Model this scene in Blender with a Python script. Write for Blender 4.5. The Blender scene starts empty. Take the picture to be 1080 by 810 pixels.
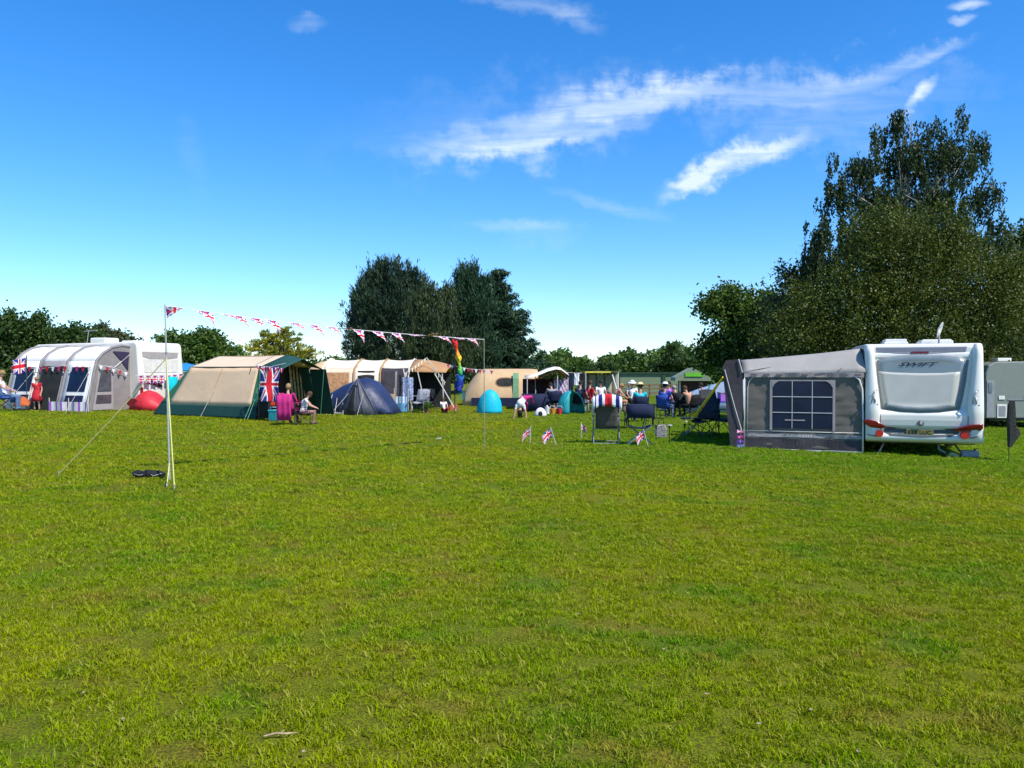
import bpy, bmesh, math, random
import numpy as np
from mathutils import Vector, Matrix, noise
R = math.radians
SC = bpy.context.scene
COL = SC.collection
rnd = random.Random(7)
EYE = 1.7
F = 811.0
PITCH = math.atan(13/811)

# ------------------------------------------------------------------ terrain
def gz(x, y):
    return -0.4*math.tanh(x/20) + 0.012*math.sin(x*.7+1.3)*math.sin(y*.55)

def ray(px, py):
    x = (px-540)/F; z = (405-py)/F
    c, s = math.cos(PITCH), math.sin(PITCH)
    return x, c + s*z, -s + c*z
def gp(px, py):
    """ground point seen at that spot of the photograph"""
    dx, dy, dz = ray(px, py)
    t = 10.0
    for i in range(40):
        g = gz(t*dx, t*dy)
        t = (g-EYE)/dz if dz < -1e-4 else t
    return Vector((t*dx, t*dy, gz(t*dx, t*dy)))
def at(px, d):
    """ground point on that sight line at distance d"""
    x = (px-540)/F*d
    return Vector((x, d, gz(x, d)))
def hz(py, d):
    dx, dy, dz = ray(540, py)
    return EYE + dz*d/dy

# ------------------------------------------------------------------ materials
MATS = {}
def nt(m):
    m.use_nodes = True
    t = m.node_tree
    t.nodes.clear()
    return t, t.nodes, t.links
def mat(name, col, rough=.7, var=.12, scale=6., bump=.0, bscale=40., spec=.3, metal=0., trans=0., emit=None, dark=None, alpha=1, coat=0):
    if name in MATS: return MATS[name]
    m = bpy.data.materials.new(name); MATS[name] = m
    t, N, L = nt(m)
    out = N.new('ShaderNodeOutputMaterial'); b = N.new('ShaderNodeBsdfPrincipled')
    tc = N.new('ShaderNodeTexCoord')
    no = N.new('ShaderNodeTexNoise'); no.inputs['Scale'].default_value = scale; no.inputs['Detail'].default_value = 5
    L.new(tc.outputs['Object'], no.inputs['Vector'])
    mx = N.new('ShaderNodeMix'); mx.data_type = 'RGBA'
    c = list(col)+[1]
    lo = [v*(1-var) for v in col]+[1]; hi = [min(1, v*(1+var)) for v in col]+[1]
    if dark: lo = list(dark)+[1]
    mr = N.new('ShaderNodeMapRange'); mr.inputs['From Min'].default_value = .3; mr.inputs['From Max'].default_value = .7
    L.new(no.outputs['Fac'], mr.inputs['Value']); L.new(mr.outputs['Result'], mx.inputs['Factor'])
    mx.inputs['A'].default_value = lo; mx.inputs['B'].default_value = hi
    L.new(mx.outputs['Result'], b.inputs['Base Color'])
    b.inputs['Roughness'].default_value = rough
    b.inputs['Specular IOR Level'].default_value = spec
    b.inputs['Metallic'].default_value = metal
    b.inputs['Coat Weight'].default_value = coat
    if bump:
        n2 = N.new('ShaderNodeTexNoise'); n2.inputs['Scale'].default_value = bscale; n2.inputs['Detail'].default_value = 4
        L.new(tc.outputs['Object'], n2.inputs['Vector'])
        bp = N.new('ShaderNodeBump'); bp.inputs['Strength'].default_value = bump; bp.inputs['Distance'].default_value = .05
        L.new(n2.outputs['Fac'], bp.inputs['Height']); L.new(bp.outputs['Normal'], b.inputs['Normal'])
    sh = b.outputs['BSDF']
    if trans:
        tr = N.new('ShaderNodeBsdfTranslucent'); L.new(mx.outputs['Result'], tr.inputs['Color'])
        ms = N.new('ShaderNodeMixShader'); ms.inputs['Fac'].default_value = trans
        L.new(sh, ms.inputs[1]); L.new(tr.outputs['BSDF'], ms.inputs[2]); sh = ms.outputs['Shader']
    if alpha < 1:
        b.inputs['Alpha'].default_value = alpha
    L.new(sh, out.inputs['Surface'])
    return m

def leafmat(name, a, b_, trans=.3, big=.35, rough=.5):
    """foliage: each leaf its own tone between two greens, plus larger clumps"""
    if name in MATS: return MATS[name]
    m = bpy.data.materials.new(name); MATS[name] = m
    t, N, L = nt(m)
    out = N.new('ShaderNodeOutputMaterial'); b = N.new('ShaderNodeBsdfPrincipled')
    g = N.new('ShaderNodeNewGeometry'); tc = N.new('ShaderNodeTexCoord')
    no = N.new('ShaderNodeTexNoise'); no.inputs['Scale'].default_value = big; no.inputs['Detail'].default_value = 3
    L.new(tc.outputs['Object'], no.inputs['Vector'])
    ad = N.new('ShaderNodeMath'); ad.operation = 'MULTIPLY_ADD'; ad.inputs[1].default_value = .6
    L.new(g.outputs['Random Per Island'], ad.inputs[0])
    mr = N.new('ShaderNodeMapRange'); mr.inputs['From Min'].default_value = .3; mr.inputs['From Max'].default_value = .7
    mr.inputs['To Min'].default_value = -.1; mr.inputs['To Max'].default_value = .5
    L.new(no.outputs['Fac'], mr.inputs['Value']); L.new(mr.outputs['Result'], ad.inputs[2])
    mx = N.new('ShaderNodeMix'); mx.data_type = 'RGBA'
    mx.inputs['A'].default_value = list(a)+[1]; mx.inputs['B'].default_value = list(b_)+[1]
    L.new(ad.outputs[0], mx.inputs['Factor'])
    L.new(mx.outputs['Result'], b.inputs['Base Color']); b.inputs['Roughness'].default_value = rough
    b.inputs['Specular IOR Level'].default_value = .25
    tr = N.new('ShaderNodeBsdfTranslucent'); L.new(mx.outputs['Result'], tr.inputs['Color'])
    ms = N.new('ShaderNodeMixShader'); ms.inputs['Fac'].default_value = trans
    L.new(b.outputs['BSDF'], ms.inputs[1]); L.new(tr.outputs['BSDF'], ms.inputs[2])
    L.new(ms.outputs['Shader'], out.inputs['Surface'])
    return m

# ------------------------------------------------------------------ object helpers
def tag(o, label=None, cat=None, group=None, kind=None):
    if label: o['label'] = label
    if cat: o['category'] = cat
    if group: o['group'] = group
    if kind: o['kind'] = kind
    return o
def thing(name, label, cat, loc=(0,0,0), rz=0, group=None, scale=1.0):
    o = bpy.data.objects.new(name, None); COL.objects.link(o)
    o.empty_display_size = .2
    o.location = loc; o.rotation_euler = (0,0,rz); o.scale = (scale,)*3
    return tag(o, label, cat, group)
def copy_tree(o, parent=None, loc=None, rz=None, label=None):
    c = o.copy(); COL.objects.link(c)
    if parent: c.parent = parent
    if loc is not None: c.location = loc
    if rz is not None: c.rotation_euler = (0,0,rz)
    if label: c['label'] = label
    for ch in list(o.children):
        copy_tree(ch, c)
    return c

class MB:
    """collects shapes, builds ONE mesh object"""
    def __init__(s): s.v = []; s.f = []; s.m = []; s.mi = 0
    def add(s, vs, fs, mi=None):
        k = len(s.v); s.v += [tuple(v) for v in vs]
        for f in fs: s.f.append([i+k for i in f]); s.m.append(s.mi if mi is None else mi)
        return s
    def box(s, c, size, rz=0, rx=0, ry=0, mi=None):
        x, y, z = [v/2 for v in size]
        M = Matrix.Rotation(rz,3,'Z') @ Matrix.Rotation(ry,3,'Y') @ Matrix.Rotation(rx,3,'X')
        vs = [Vector(c)+M@Vector(p) for p in ((-x,-y,-z),(x,-y,-z),(x,y,-z),(-x,y,-z),(-x,-y,z),(x,-y,z),(x,y,z),(-x,y,z))]
        return s.add(vs, [(0,3,2,1),(4,5,6,7),(0,1,5,4),(1,2,6,5),(2,3,7,6),(3,0,4,7)], mi)
    def tube(s, pts, r, n=8, mi=None, cap=True):
        pts = [Vector(p) for p in pts]
        rs = r if isinstance(r, (list, tuple)) else [r]*len(pts)
        vs = []; prev = None
        for i, p in enumerate(pts):
            a = pts[max(0,i-1)]; b = pts[min(len(pts)-1,i+1)]
            d = (b-a).normalized() if (b-a).length > 1e-9 else Vector((0,0,1))
            if prev is None:
                u = d.orthogonal().normalized()
            else:
                u = prev - d*prev.dot(d)
                u = u.normalized() if u.length > 1e-6 else d.orthogonal().normalized()
            prev = u; w = d.cross(u)
            for k in range(n):
                t = 2*math.pi*k/n
                vs.append(p + (u*math.cos(t)+w*math.sin(t))*rs[i])
        fs = []
        for i in range(len(pts)-1):
            for k in range(n):
                fs.append((i*n+k, i*n+(k+1)%n, (i+1)*n+(k+1)%n, (i+1)*n+k))
        if cap:
            fs.append(tuple(range(n-1,-1,-1))); fs.append(tuple((len(pts)-1)*n+k for k in range(n)))
        return s.add(vs, fs, mi)
    def ball(s, c, r, nu=12, nv=8, mi=None, M=None):
        r = (r,r,r) if not isinstance(r,(list,tuple)) else r
        vs = [];fs=[]
        for j in range(1,nv):
            ph = math.pi*j/nv
            for i in range(nu):
                th = 2*math.pi*i/nu
                vs.append(Vector((r[0]*math.sin(ph)*math.cos(th), r[1]*math.sin(ph)*math.sin(th), r[2]*math.cos(ph))))
        vs.append(Vector((0,0,r[2]))); vs.append(Vector((0,0,-r[2])))
        T = len(vs)-2
        for j in range(nv-2):
            for i in range(nu):
                fs.append((j*nu+i, (j+1)*nu+i, (j+1)*nu+(i+1)%nu, j*nu+(i+1)%nu))
        for i in range(nu):
            fs.append((T, i, (i+1)%nu)); fs.append((T+1, (nv-2)*nu+(i+1)%nu, (nv-2)*nu+i))
        if M: vs = [M@v for v in vs]
        return s.add([v+Vector(c) for v in vs], fs, mi)
    def sheet(s, rows, mi=None, close=False):
        n = len(rows[0]); vs = [p for r in rows for p in r]; fs = []
        for i in range(len(rows)-1):
            for k in range(n-1 if not close else n):
                fs.append((i*n+k, i*n+(k+1)%n, (i+1)*n+(k+1)%n, (i+1)*n+k))
        return s.add(vs, fs, mi)
    def poly(s, pts, mi=None):
        return s.add(pts, [tuple(range(len(pts)))], mi)
    def prism(s, pts, off, mi=None):
        """closed slab: polygon pts extruded by vector off"""
        n = len(pts); off = Vector(off)
        vs = [Vector(p) for p in pts]+[Vector(p)+off for p in pts]
        fs = [tuple(range(n-1,-1,-1)), tuple(range(n,2*n))]+[(i,(i+1)%n,n+(i+1)%n,n+i) for i in range(n)]
        return s.add(vs, fs, mi)
    def build(s, name, mats, parent=None, smooth=False, thick=0, bevel=0, sub=0):
        me = bpy.data.meshes.new(name)
        me.from_pydata([tuple(v) for v in s.v], [], s.f)
        if not isinstance(mats, (list, tuple)): mats = [mats]
        for m in mats: me.materials.append(m)
        if max(s.m, default=0) > 0: me.polygons.foreach_set('material_index', s.m)
        if smooth: me.polygons.foreach_set('use_smooth', [True]*len(me.polygons))
        me.update()
        bm = bmesh.new(); bm.from_mesh(me); bmesh.ops.recalc_face_normals(bm, faces=bm.faces); bm.to_mesh(me); bm.free()
        o = bpy.data.objects.new(name, me); COL.objects.link(o)
        if parent: o.parent = parent
        if thick:
            md = o.modifiers.new('thickness', 'SOLIDIFY'); md.thickness = thick; md.offset = 0
        if bevel:
            md = o.modifiers.new('bevel', 'BEVEL'); md.width = bevel; md.segments = 3; md.limit_method = 'ANGLE'; md.angle_limit = R(35)
        if sub:
            md = o.modifiers.new('sub', 'SUBSURF'); md.levels = sub; md.render_levels = sub
        return o

def union_jack(u, v):
    """0 blue, 1 white, 2 red for u,v in 0..1, cloth twice as wide as high"""
    x = (u-.5)*60; y = (v-.5)*30
    if abs(x) < 3 or abs(y) < 3: return 2
    if abs(x) < 5 or abs(y) < 5: return 1
    k = 30/math.hypot(60,30)*2
    d1 = (y - x*.5)*.894; d2 = (y + x*.5)*.894
    if abs(d1) < 1 or abs(d2) < 1: return 2
    if abs(d1) < 3 or abs(d2) < 3: return 1
    return 0
FB = lambda: [mat('flag_blue', (.02,.03,.22), .8), mat('flag_white', (.8,.8,.8), .8), mat('flag_red', (.6,.015,.03), .8)]
def flag_grid(mb, fn, nu=36, nv=18, keep=None):
    """fn(u,v) -> point; colours by the union cross pattern"""
    vs = [fn(i/nu, j/nv) for j in range(nv+1) for i in range(nu+1)]
    k = len(mb.v); mb.v += [tuple(p) for p in vs]
    for j in range(nv):
        for i in range(nu):
            u, v = (i+.5)/nu, (j+.5)/nv
            if keep and not keep(u, v): continue
            a = k+j*(nu+1)+i
            mb.f.append([a, a+1, a+nu+2, a+nu+1]); mb.m.append(union_jack(u, v))
    return mb

# ------------------------------------------------------------------ world
SUN_EL = R(52)
SX, SY = .75, -.66          # towards the sun, behind the camera's right shoulder
def build_world():
    w = bpy.data.worlds.new('World'); SC.world = w; w.use_nodes = True
    t = w.node_tree; N = t.nodes; L = t.links; N.clear()
    out = N.new('ShaderNodeOutputWorld'); bg = N.new('ShaderNodeBackground')
    sky = N.new('ShaderNodeTexSky'); sky.sky_type = 'NISHITA'; sky.sun_disc = False
    sky.sun_elevation = SUN_EL; sky.sun_rotation = math.atan2(SX, SY)
    sky.air_density = 1.0; sky.dust_density = .12; sky.ozone_density = 2.6; sky.altitude = 0
    hs = N.new('ShaderNodeHueSaturation'); hs.inputs['Saturation'].default_value = 1.22; hs.inputs['Value'].default_value = 1.0
    tint = N.new('ShaderNodeMix'); tint.data_type = 'RGBA'; tint.blend_type = 'MULTIPLY'; tint.inputs['Factor'].default_value = 1
    tint.inputs['B'].default_value = (.82,.965,1.19,1)
    L.new(sky.outputs['Color'], tint.inputs['A']); L.new(tint.outputs['Result'], hs.inputs['Color'])
    geo = N.new('ShaderNodeTexCoord')
    sep = N.new('ShaderNodeSeparateXYZ'); L.new(geo.outputs['Generated'], sep.inputs[0])
    def M(op, a, b=None, c=None, clamp=False):
        n = N.new('ShaderNodeMath'); n.operation = op; n.use_clamp = clamp
        for i, q in enumerate((a, b, c)):
            if q is None: continue
            if isinstance(q, (int, float)): n.inputs[i].default_value = q
            else: L.new(q, n.inputs[i])
        return n.outputs[0]
    ysafe = M('MAXIMUM', sep.outputs['Y'], .05)
    u = M('DIVIDE', sep.outputs['X'], ysafe); v = M('DIVIDE', sep.outputs['Z'], ysafe)
    # wispy warp
    def nz(scale, det, vec, dist=0):
        n = N.new('ShaderNodeTexNoise'); n.inputs['Scale'].default_value = scale; n.inputs['Detail'].default_value = det
        n.inputs['Distortion'].default_value = dist
        n.inputs['Roughness'].default_value = .62
        L.new(vec, n.inputs['Vector']); return n.outputs['Fac']
    cb = N.new('ShaderNodeCombineXYZ'); L.new(u, cb.inputs[0]); L.new(v, cb.inputs[1])
    w1 = M('SUBTRACT', nz(5, 4, cb.outputs[0]), .5); w2 = M('SUBTRACT', nz(22, 5, cb.outputs[0]), .5)
    clouds = [ # px, py, half length, half width, angle, amount
        (505,150,95,16,4,.34),(560,152,120,9,9,.42),(600,130,150,30,13,.40),(650,112,140,16,8,.34),(760,98,190,22,3,.30),(860,112,190,50,2,.20),
        (935,74,95,11,20,.34),(560,128,210,52,8,.12),
        (772,172,80,17,25,.95),(730,192,44,12,37,.75),(815,155,52,12,12,.45),(790,176,50,7,27,.3),
        (972,101,26,8,50,1.0),(988,58,44,7,28,.30),(1014,20,16,6,12,.6),(1023,4,24,6,8,.9),
        (645,216,70,8,-14,.26),(545,238,62,7,1,.26),(575,246,44,18,8,.15),(560,6,80,10,-8,.24),(605,22,34,11,-22,.26),
        (325,22,22,10,10,.22),(200,150,18,60,10,.06)]
    total = None
    for px, py, a, b, ang, amt in clouds:
        x, y, z = ray(px, py); u0, v0 = x/y, z/y; a /= F; b /= F
        ca, sa = math.cos(R(ang)), math.sin(R(ang))
        du = M('SUBTRACT', u, u0); dv = M('SUBTRACT', v, v0)
        p = M('MULTIPLY_ADD', dv, sa, M('MULTIPLY', du, ca))
        q = M('MULTIPLY_ADD', dv, ca, M('MULTIPLY', du, -sa))
        q = M('MULTIPLY_ADD', w1, b*2.6, q); q = M('MULTIPLY_ADD', w2, b*3.2, q)
        p = M('MULTIPLY_ADD', w2, a*1.0, p)
        e = M('ADD', M('POWER', M('ABSOLUTE', M('DIVIDE', p, a)), 2.0), M('POWER', M('ABSOLUTE', M('DIVIDE', q, b)), 2.0))
        m = M('POWER', M('SUBTRACT', 1.0, M('MULTIPLY', e, .7), clamp=True), 1.8)
        m = M('MULTIPLY', m, amt)
        total = m if total is None else M('ADD', total, m)
    # streak texture along the wind
    mp = N.new('ShaderNodeMapping'); mp.inputs['Rotation'].default_value = (0,0,R(-17)); mp.inputs['Scale'].default_value = (7, 60, 1)
    L.new(cb.outputs[0], mp.inputs['Vector'])
    st = nz(1.0, 6, mp.outputs[0], .6)
    mr = N.new('ShaderNodeMapRange'); mr.inputs['From Min'].default_value = .28; mr.inputs['From Max'].default_value = .68
    mr.inputs['To Min'].default_value = .30; mr.inputs['To Max'].default_value = .98
    L.new(st, mr.inputs['Value'])
    fac = M('MULTIPLY', total, mr.outputs['Result'])
    fac = M('MULTIPLY', fac, M('GREATER_THAN', sep.outputs['Y'], .06))
    fac = M('MINIMUM', fac, .85)
    mx = N.new('ShaderNodeMix'); mx.data_type = 'RGBA'
    L.new(fac, mx.inputs['Factor']); L.new(hs.outputs['Color'], mx.inputs['A']); mx.inputs['B'].default_value = CLOUD
    L.new(mx.outputs['Result'], bg.inputs['Color'])
    bg.inputs['Strength'].default_value = SKY_STR
    L.new(bg.outputs[0], out.inputs['Surface'])
    sl = bpy.data.lights.new('sun', 'SUN'); so = bpy.data.objects.new('sun', sl); COL.objects.link(so)
    sl.energy = SUN_STR; sl.angle = R(.53); sl.color = (1, .945, .86)
    d = Vector((SX*math.cos(SUN_EL), SY*math.cos(SUN_EL), math.sin(SUN_EL)))
    so.rotation_euler = d.to_track_quat('Z', 'Y').to_euler(); so.location = d*60
SKY_STR = .14; SUN_STR = 4.6; CLOUD = (4.9, 5.6, 6.2, 1)
build_world(); SC.world.cycles.sampling_method = 'MANUAL'; SC.world.cycles.sample_map_resolution = 256
SC.view_settings.view_transform = 'Standard'; SC.view_settings.look = 'None'
SC.view_settings.exposure = 0.43; SC.view_settings.gamma = 1

cam = bpy.data.cameras.new('camera'); co = bpy.data.objects.new('camera', cam); COL.objects.link(co)
cam.sensor_width = 36; cam.lens = F/1080*36; co.location = (0,0,EYE); co.rotation_euler = (R(90)-PITCH,0,0)
cam.clip_end = 3000; cam.clip_start = .05
SC.camera = co
cy = SC.cycles; cy.max_bounces = 5; cy.diffuse_bounces = 2; cy.glossy_bounces = 2; cy.transmission_bounces = 2; cy.transparent_max_bounces = 6
cy.use_adaptive_sampling = True; cy.adaptive_threshold = .025; cy.caustics_reflective = False; cy.caustics_refractive = False

# ------------------------------------------------------------------ ground and grass
def grass_group():
    g = bpy.data.node_groups.new('turf_colour', 'ShaderNodeTree')
    g.interface.new_socket('Color', in_out='OUTPUT', socket_type='NodeSocketColor')
    N = g.nodes; L = g.links
    out = N.new('NodeGroupOutput'); geo = N.new('ShaderNodeNewGeometry')
    def nz(scale, det=4, off=0, rough=.5):
        mp = N.new('ShaderNodeMapping'); mp.inputs['Location'].default_value = (off, off*.7, 0)
        mp.inputs['Scale'].default_value = (1, 1, .02)
        L.new(geo.outputs['Position'], mp.inputs['Vector'])
        n = N.new('ShaderNodeTexNoise'); n.inputs['Scale'].default_value = scale; n.inputs['Detail'].default_value = det
        n.inputs['Roughness'].default_value = rough
        L.new(mp.outputs[0], n.inputs['Vector']); return n.outputs['Fac']
    def ramp(f, a, b):
        mr = N.new('ShaderNodeMapRange'); mr.interpolation_type = 'SMOOTHSTEP'
        mr.inputs['From Min'].default_value = a; mr.inputs['From Max'].default_value = b
        L.new(f, mr.inputs['Value']); return mr.outputs['Result']
    def mix(f, a, b):
        m = N.new('ShaderNodeMix'); m.data_type = 'RGBA'
        L.new(f, m.inputs['Factor'])
        for k, q in (('A', a), ('B', b)):
            if isinstance(q, tuple): m.inputs[k].default_value = q+(1,)
            else: L.new(q, m.inputs[k])
        return m.outputs['Result']
    def mul(a, b):
        m = N.new('ShaderNodeMath'); m.operation = 'MULTIPLY'
        for i, q in enumerate((a, b)):
            if isinstance(q, float): m.inputs[i].default_value = q
            else: L.new(q, m.inputs[i])
        return m.outputs[0]
    base = mix(ramp(nz(.35, 4), .35, .65), G_YEL, G_MID)
    c = mix(mul(ramp(nz(1.1, 5, 13), .50, .70), .9), base, G_GRN)
    c = mix(mul(ramp(nz(1.7, 7, 31, .68), .52, .68), .75), c, G_STRAW)
    c = mix(mul(ramp(nz(4.5, 5, 57, .6), .58, .72), .8), c, G_DARK)
    # lush strip where the pitch by the awning is less walked
    sep = N.new('ShaderNodeSeparateXYZ'); L.new(geo.outputs['Position'], sep.inputs[0])
    def lin(o, a, b):
        return ramp(o, a, b)
    wob = N.new('ShaderNodeMath'); wob.operation = 'MULTIPLY_ADD'; L.new(nz(.8, 3, 5), wob.inputs[0]); wob.inputs[1].default_value = 4.0; L.new(sep.outputs['Y'], wob.inputs[2])
    lush = mul(mul(lin(wob.outputs[0], 14.5, 17.5), lin(sep.outputs['X'], -1.0, 3.5)), .7)
    c = mix(lush, c, G_LUSH)
    L.new(c, out.inputs['Color'])
    return g
G_YEL=(.272,.318,.001); G_MID=(.192,.285,.001); G_GRN=(.105,.255,.002); G_STRAW=(.31,.235,.026); G_DARK=(.092,.140,.003); G_LUSH=(.078,.255,.001)
GRP = grass_group()
def turf_mat(name, soil):
    m = bpy.data.materials.new(name); t, N, L = nt(m)
    out = N.new('ShaderNodeOutputMaterial'); b = N.new('ShaderNodeBsdfPrincipled')
    gg = N.new('ShaderNodeGroup'); gg.node_tree = GRP
    b.inputs['Roughness'].default_value = .95; b.inputs['Specular IOR Level'].default_value = .04
    geo = N.new('ShaderNodeNewGeometry')
    if soil:
        n = N.new('ShaderNodeTexNoise'); n.inputs['Scale'].default_value = 75; n.inputs['Detail'].default_value = 6; n.inputs['Roughness'].default_value = .7
        L.new(geo.outputs['Position'], n.inputs['Vector'])
        mr = N.new('ShaderNodeMapRange'); mr.inputs['From Min'].default_value = .42; mr.inputs['From Max'].default_value = .68
        L.new(n.outputs['Fac'], mr.inputs['Value'])
        # thatch between the blades close by
        sep = N.new('ShaderNodeSeparateXYZ'); L.new(geo.outputs['Position'], sep.inputs[0])
        mx = N.new('ShaderNodeMix'); mx.data_type = 'RGBA'; mx.inputs['A'].default_value = (.075,.066,.014,1)
        L.new(mr.outputs['Result'], mx.inputs['Factor']); L.new(gg.outputs[0], mx.inputs['B'])
        L.new(mx.outputs['Result'], b.inputs['Base Color'])
        bp = N.new('ShaderNodeBump'); bp.inputs['Strength'].default_value = .6; bp.inputs['Distance'].default_value = .03
        L.new(n.outputs['Fac'], bp.inputs['Height']); L.new(bp.outputs[0], b.inputs['Normal'])
        L.new(b.outputs[0], out.inputs['Surface'])
    else:
        oi = N.new('ShaderNodeObjectInfo'); hs = N.new('ShaderNodeHueSaturation')
        mr = N.new('ShaderNodeMapRange'); mr.inputs['To Min'].default_value = .68; mr.inputs['To Max'].default_value = 1.4
        L.new(oi.outputs['Random'], mr.inputs['Value']); L.new(mr.outputs['Result'], hs.inputs['Value'])
        L.new(gg.outputs[0], hs.inputs['Color'])
        # some straw blades
        mr2 = N.new('ShaderNodeMapRange'); mr2.inputs['From Min'].default_value = .80; mr2.inputs['From Max'].default_value = .9
        L.new(geo.outputs['Random Per Island'], mr2.inputs['Value'])
        mx = N.new('ShaderNodeMix'); mx.data_type = 'RGBA'; mx.inputs['B'].default_value = (.36,.36,.05,1)
        L.new(mr2.outputs['Result'], mx.inputs['Factor']); L.new(hs.outputs[0], mx.inputs['A'])
        L.new(mx.outputs['Result'], b.inputs['Base Color'])
        tr = N.new('ShaderNodeBsdfTranslucent'); L.new(mx.outputs['Result'], tr.inputs['Color'])
        ms = N.new('ShaderNodeMixShader'); ms.inputs['Fac'].default_value = .35
        L.new(b.outputs[0], ms.inputs[1]); L.new(tr.outputs[0], ms.inputs[2]); L.new(ms.outputs[0], out.inputs['Surface'])
    return m
def build_ground():
    ys = list(np.concatenate([np.arange(-40, 2, 4), np.arange(2, 45, .5), np.arange(45, 120, 5), np.arange(120, 900, 60)]))
    xs = list(np.concatenate([np.arange(-900, -60, 60), np.arange(-60, -24, 4), np.arange(-24, 24, .5), np.arange(24, 60, 4), np.arange(60, 901, 60)]))
    mb = MB(); mb.sheet([[(x, y, gz(x, y)) for x in xs] for y in ys])
    o = mb.build('ground', turf_mat('turf', True), smooth=True); o['kind'] = 'structure'
build_ground()

def build_grass():
    hidden = bpy.data.collections.new('grass_tufts')
    gm = turf_mat('grass_blades', False)
    rr = random.Random(3)
    for t in range(6):
        mb = MB()
        for i in range(20):
            a = rr.random()*6.28; r = .045*math.sqrt(rr.random()); x, y = r*math.cos(a), r*math.sin(a)
            h = rr.uniform(.014,.034)*(1 if t < 4 else .6); wd = rr.uniform(.0018,.0034); b = rr.random()*6.28; ln = rr.uniform(.3,1.3)*h
            dx, dy = math.cos(b), math.sin(b); c = rr.random()*6.28; wx, wy = math.cos(c)*wd, math.sin(c)*wd
            mb.add([(x-wx,y-wy,-.004),(x+wx,y+wy,-.004),(x+wx*.8+dx*ln*.4,y+wy*.8+dy*ln*.4,h*.65),(x-wx*.8+dx*ln*.4,y-wy*.8+dy*ln*.4,h*.65),(x+dx*ln,y+dy*ln,h)],
                   [(0,1,2,3),(3,2,4)])
        me = bpy.data.meshes.new('tuft'); me.from_pydata(mb.v, [], mb.f); me.materials.append(gm)
        o = bpy.data.objects.new('tuft', me); hidden.objects.link(o)
    rs = np.random.RandomState(5)
    pts = []; sc = []
    for y0, y1, dens, s in GRASS:
        xw = .72*y1+2.5; n = int(dens*2*xw*(y1-y0))
        x = rs.uniform(-xw, xw, n); y = rs.uniform(y0, y1, n)
        k = np.abs(x) < .70*y+2.2
        x, y = x[k], y[k]
        # thin patches
        keep = []
        for a, b in zip(x, y):
            q = noise.noise(Vector((a*1.3, b*1.3, 3.1)))+.5*noise.noise(Vector((a*4, b*4, 1.7)))
            q2 = noise.noise(Vector((a*5, b*9, 8.2)))+.5*noise.noise(Vector((a*11, b*16, 4.4)))
            keep.append(rs.rand() < (1.0 - max(0, min(.55, (q-.2)*2.5)))*(1.0 - max(0, min(.93, (q2-.04)*5))))
        keep = np.array(keep); x, y = x[keep], y[keep]
        z = np.array([gz(a, b) for a, b in zip(x, y)])
        pts.append(np.stack([x, y, z], 1)); sc.append(s*rs.uniform(.7, 1.35, len(x)))
    P = np.concatenate(pts); S = np.concatenate(sc)
    me = bpy.data.meshes.new('grass'); me.vertices.add(len(P)); me.vertices.foreach_set('co', P.astype(np.float32).ravel())
    at_ = me.attributes.new('scl', 'FLOAT', 'POINT'); at_.data.foreach_set('value', S.astype(np.float32))
    o = bpy.data.objects.new('grass', me); COL.objects.link(o)
    me.materials.append(gm)
    ng = bpy.data.node_groups.new('grass_scatter', 'GeometryNodeTree')
    ng.interface.new_socket('Geometry', in_out='INPUT', socket_type='NodeSocketGeometry')
    ng.interface.new_socket('Geometry', in_out='OUTPUT', socket_type='NodeSocketGeometry')
    N = ng.nodes; L = ng.links
    gi = N.new('NodeGroupInput'); go = N.new('NodeGroupOutput')
    ip = N.new('GeometryNodeInstanceOnPoints'); ci = N.new('GeometryNodeCollectionInfo')
    ci.inputs['Collection'].default_value = hidden; ci.inputs['Separate Children'].default_value = True; ci.inputs['Reset Children'].default_value = True
    L.new(gi.outputs[0], ip.inputs['Points']); L.new(ci.outputs[0], ip.inputs['Instance']); ip.inputs['Pick Instance'].default_value = True
    rv = N.new('FunctionNodeRandomValue'); rv.data_type = 'FLOAT_VECTOR'; rv.inputs[0].default_value = (-.12,-.12,0); rv.inputs[1].default_value = (.12,.12,6.28)
    L.new(rv.outputs[0], ip.inputs['Rotation'])
    na = N.new('GeometryNodeInputNamedAttribute'); na.data_type = 'FLOAT'; na.inputs['Name'].default_value = 'scl'
    cx = N.new('ShaderNodeCombineXYZ'); mn = N.new('ShaderNodeMath'); mn.operation = 'POWER'; mn.inputs[1].default_value = .35
    L.new(na.outputs['Attribute'], mn.inputs[0])
    for q in (0, 1): L.new(na.outputs['Attribute'], cx.inputs[q])
    L.new(mn.outputs[0], cx.inputs[2]); L.new(cx.outputs[0], ip.inputs['Scale'])
    L.new(ip.outputs[0], go.inputs[0])
    md = o.modifiers.new('scatter', 'NODES'); md.node_group = ng
    tag(o, 'short yellow green grass covering the whole field', 'grass', kind='stuff')
GRASS = [(2.2,6,650,1.0),(6,10,420,1.25),(10,16,150,1.8),(16,26,50,2.6),(26,42,12,3.6)]
build_grass()
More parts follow.
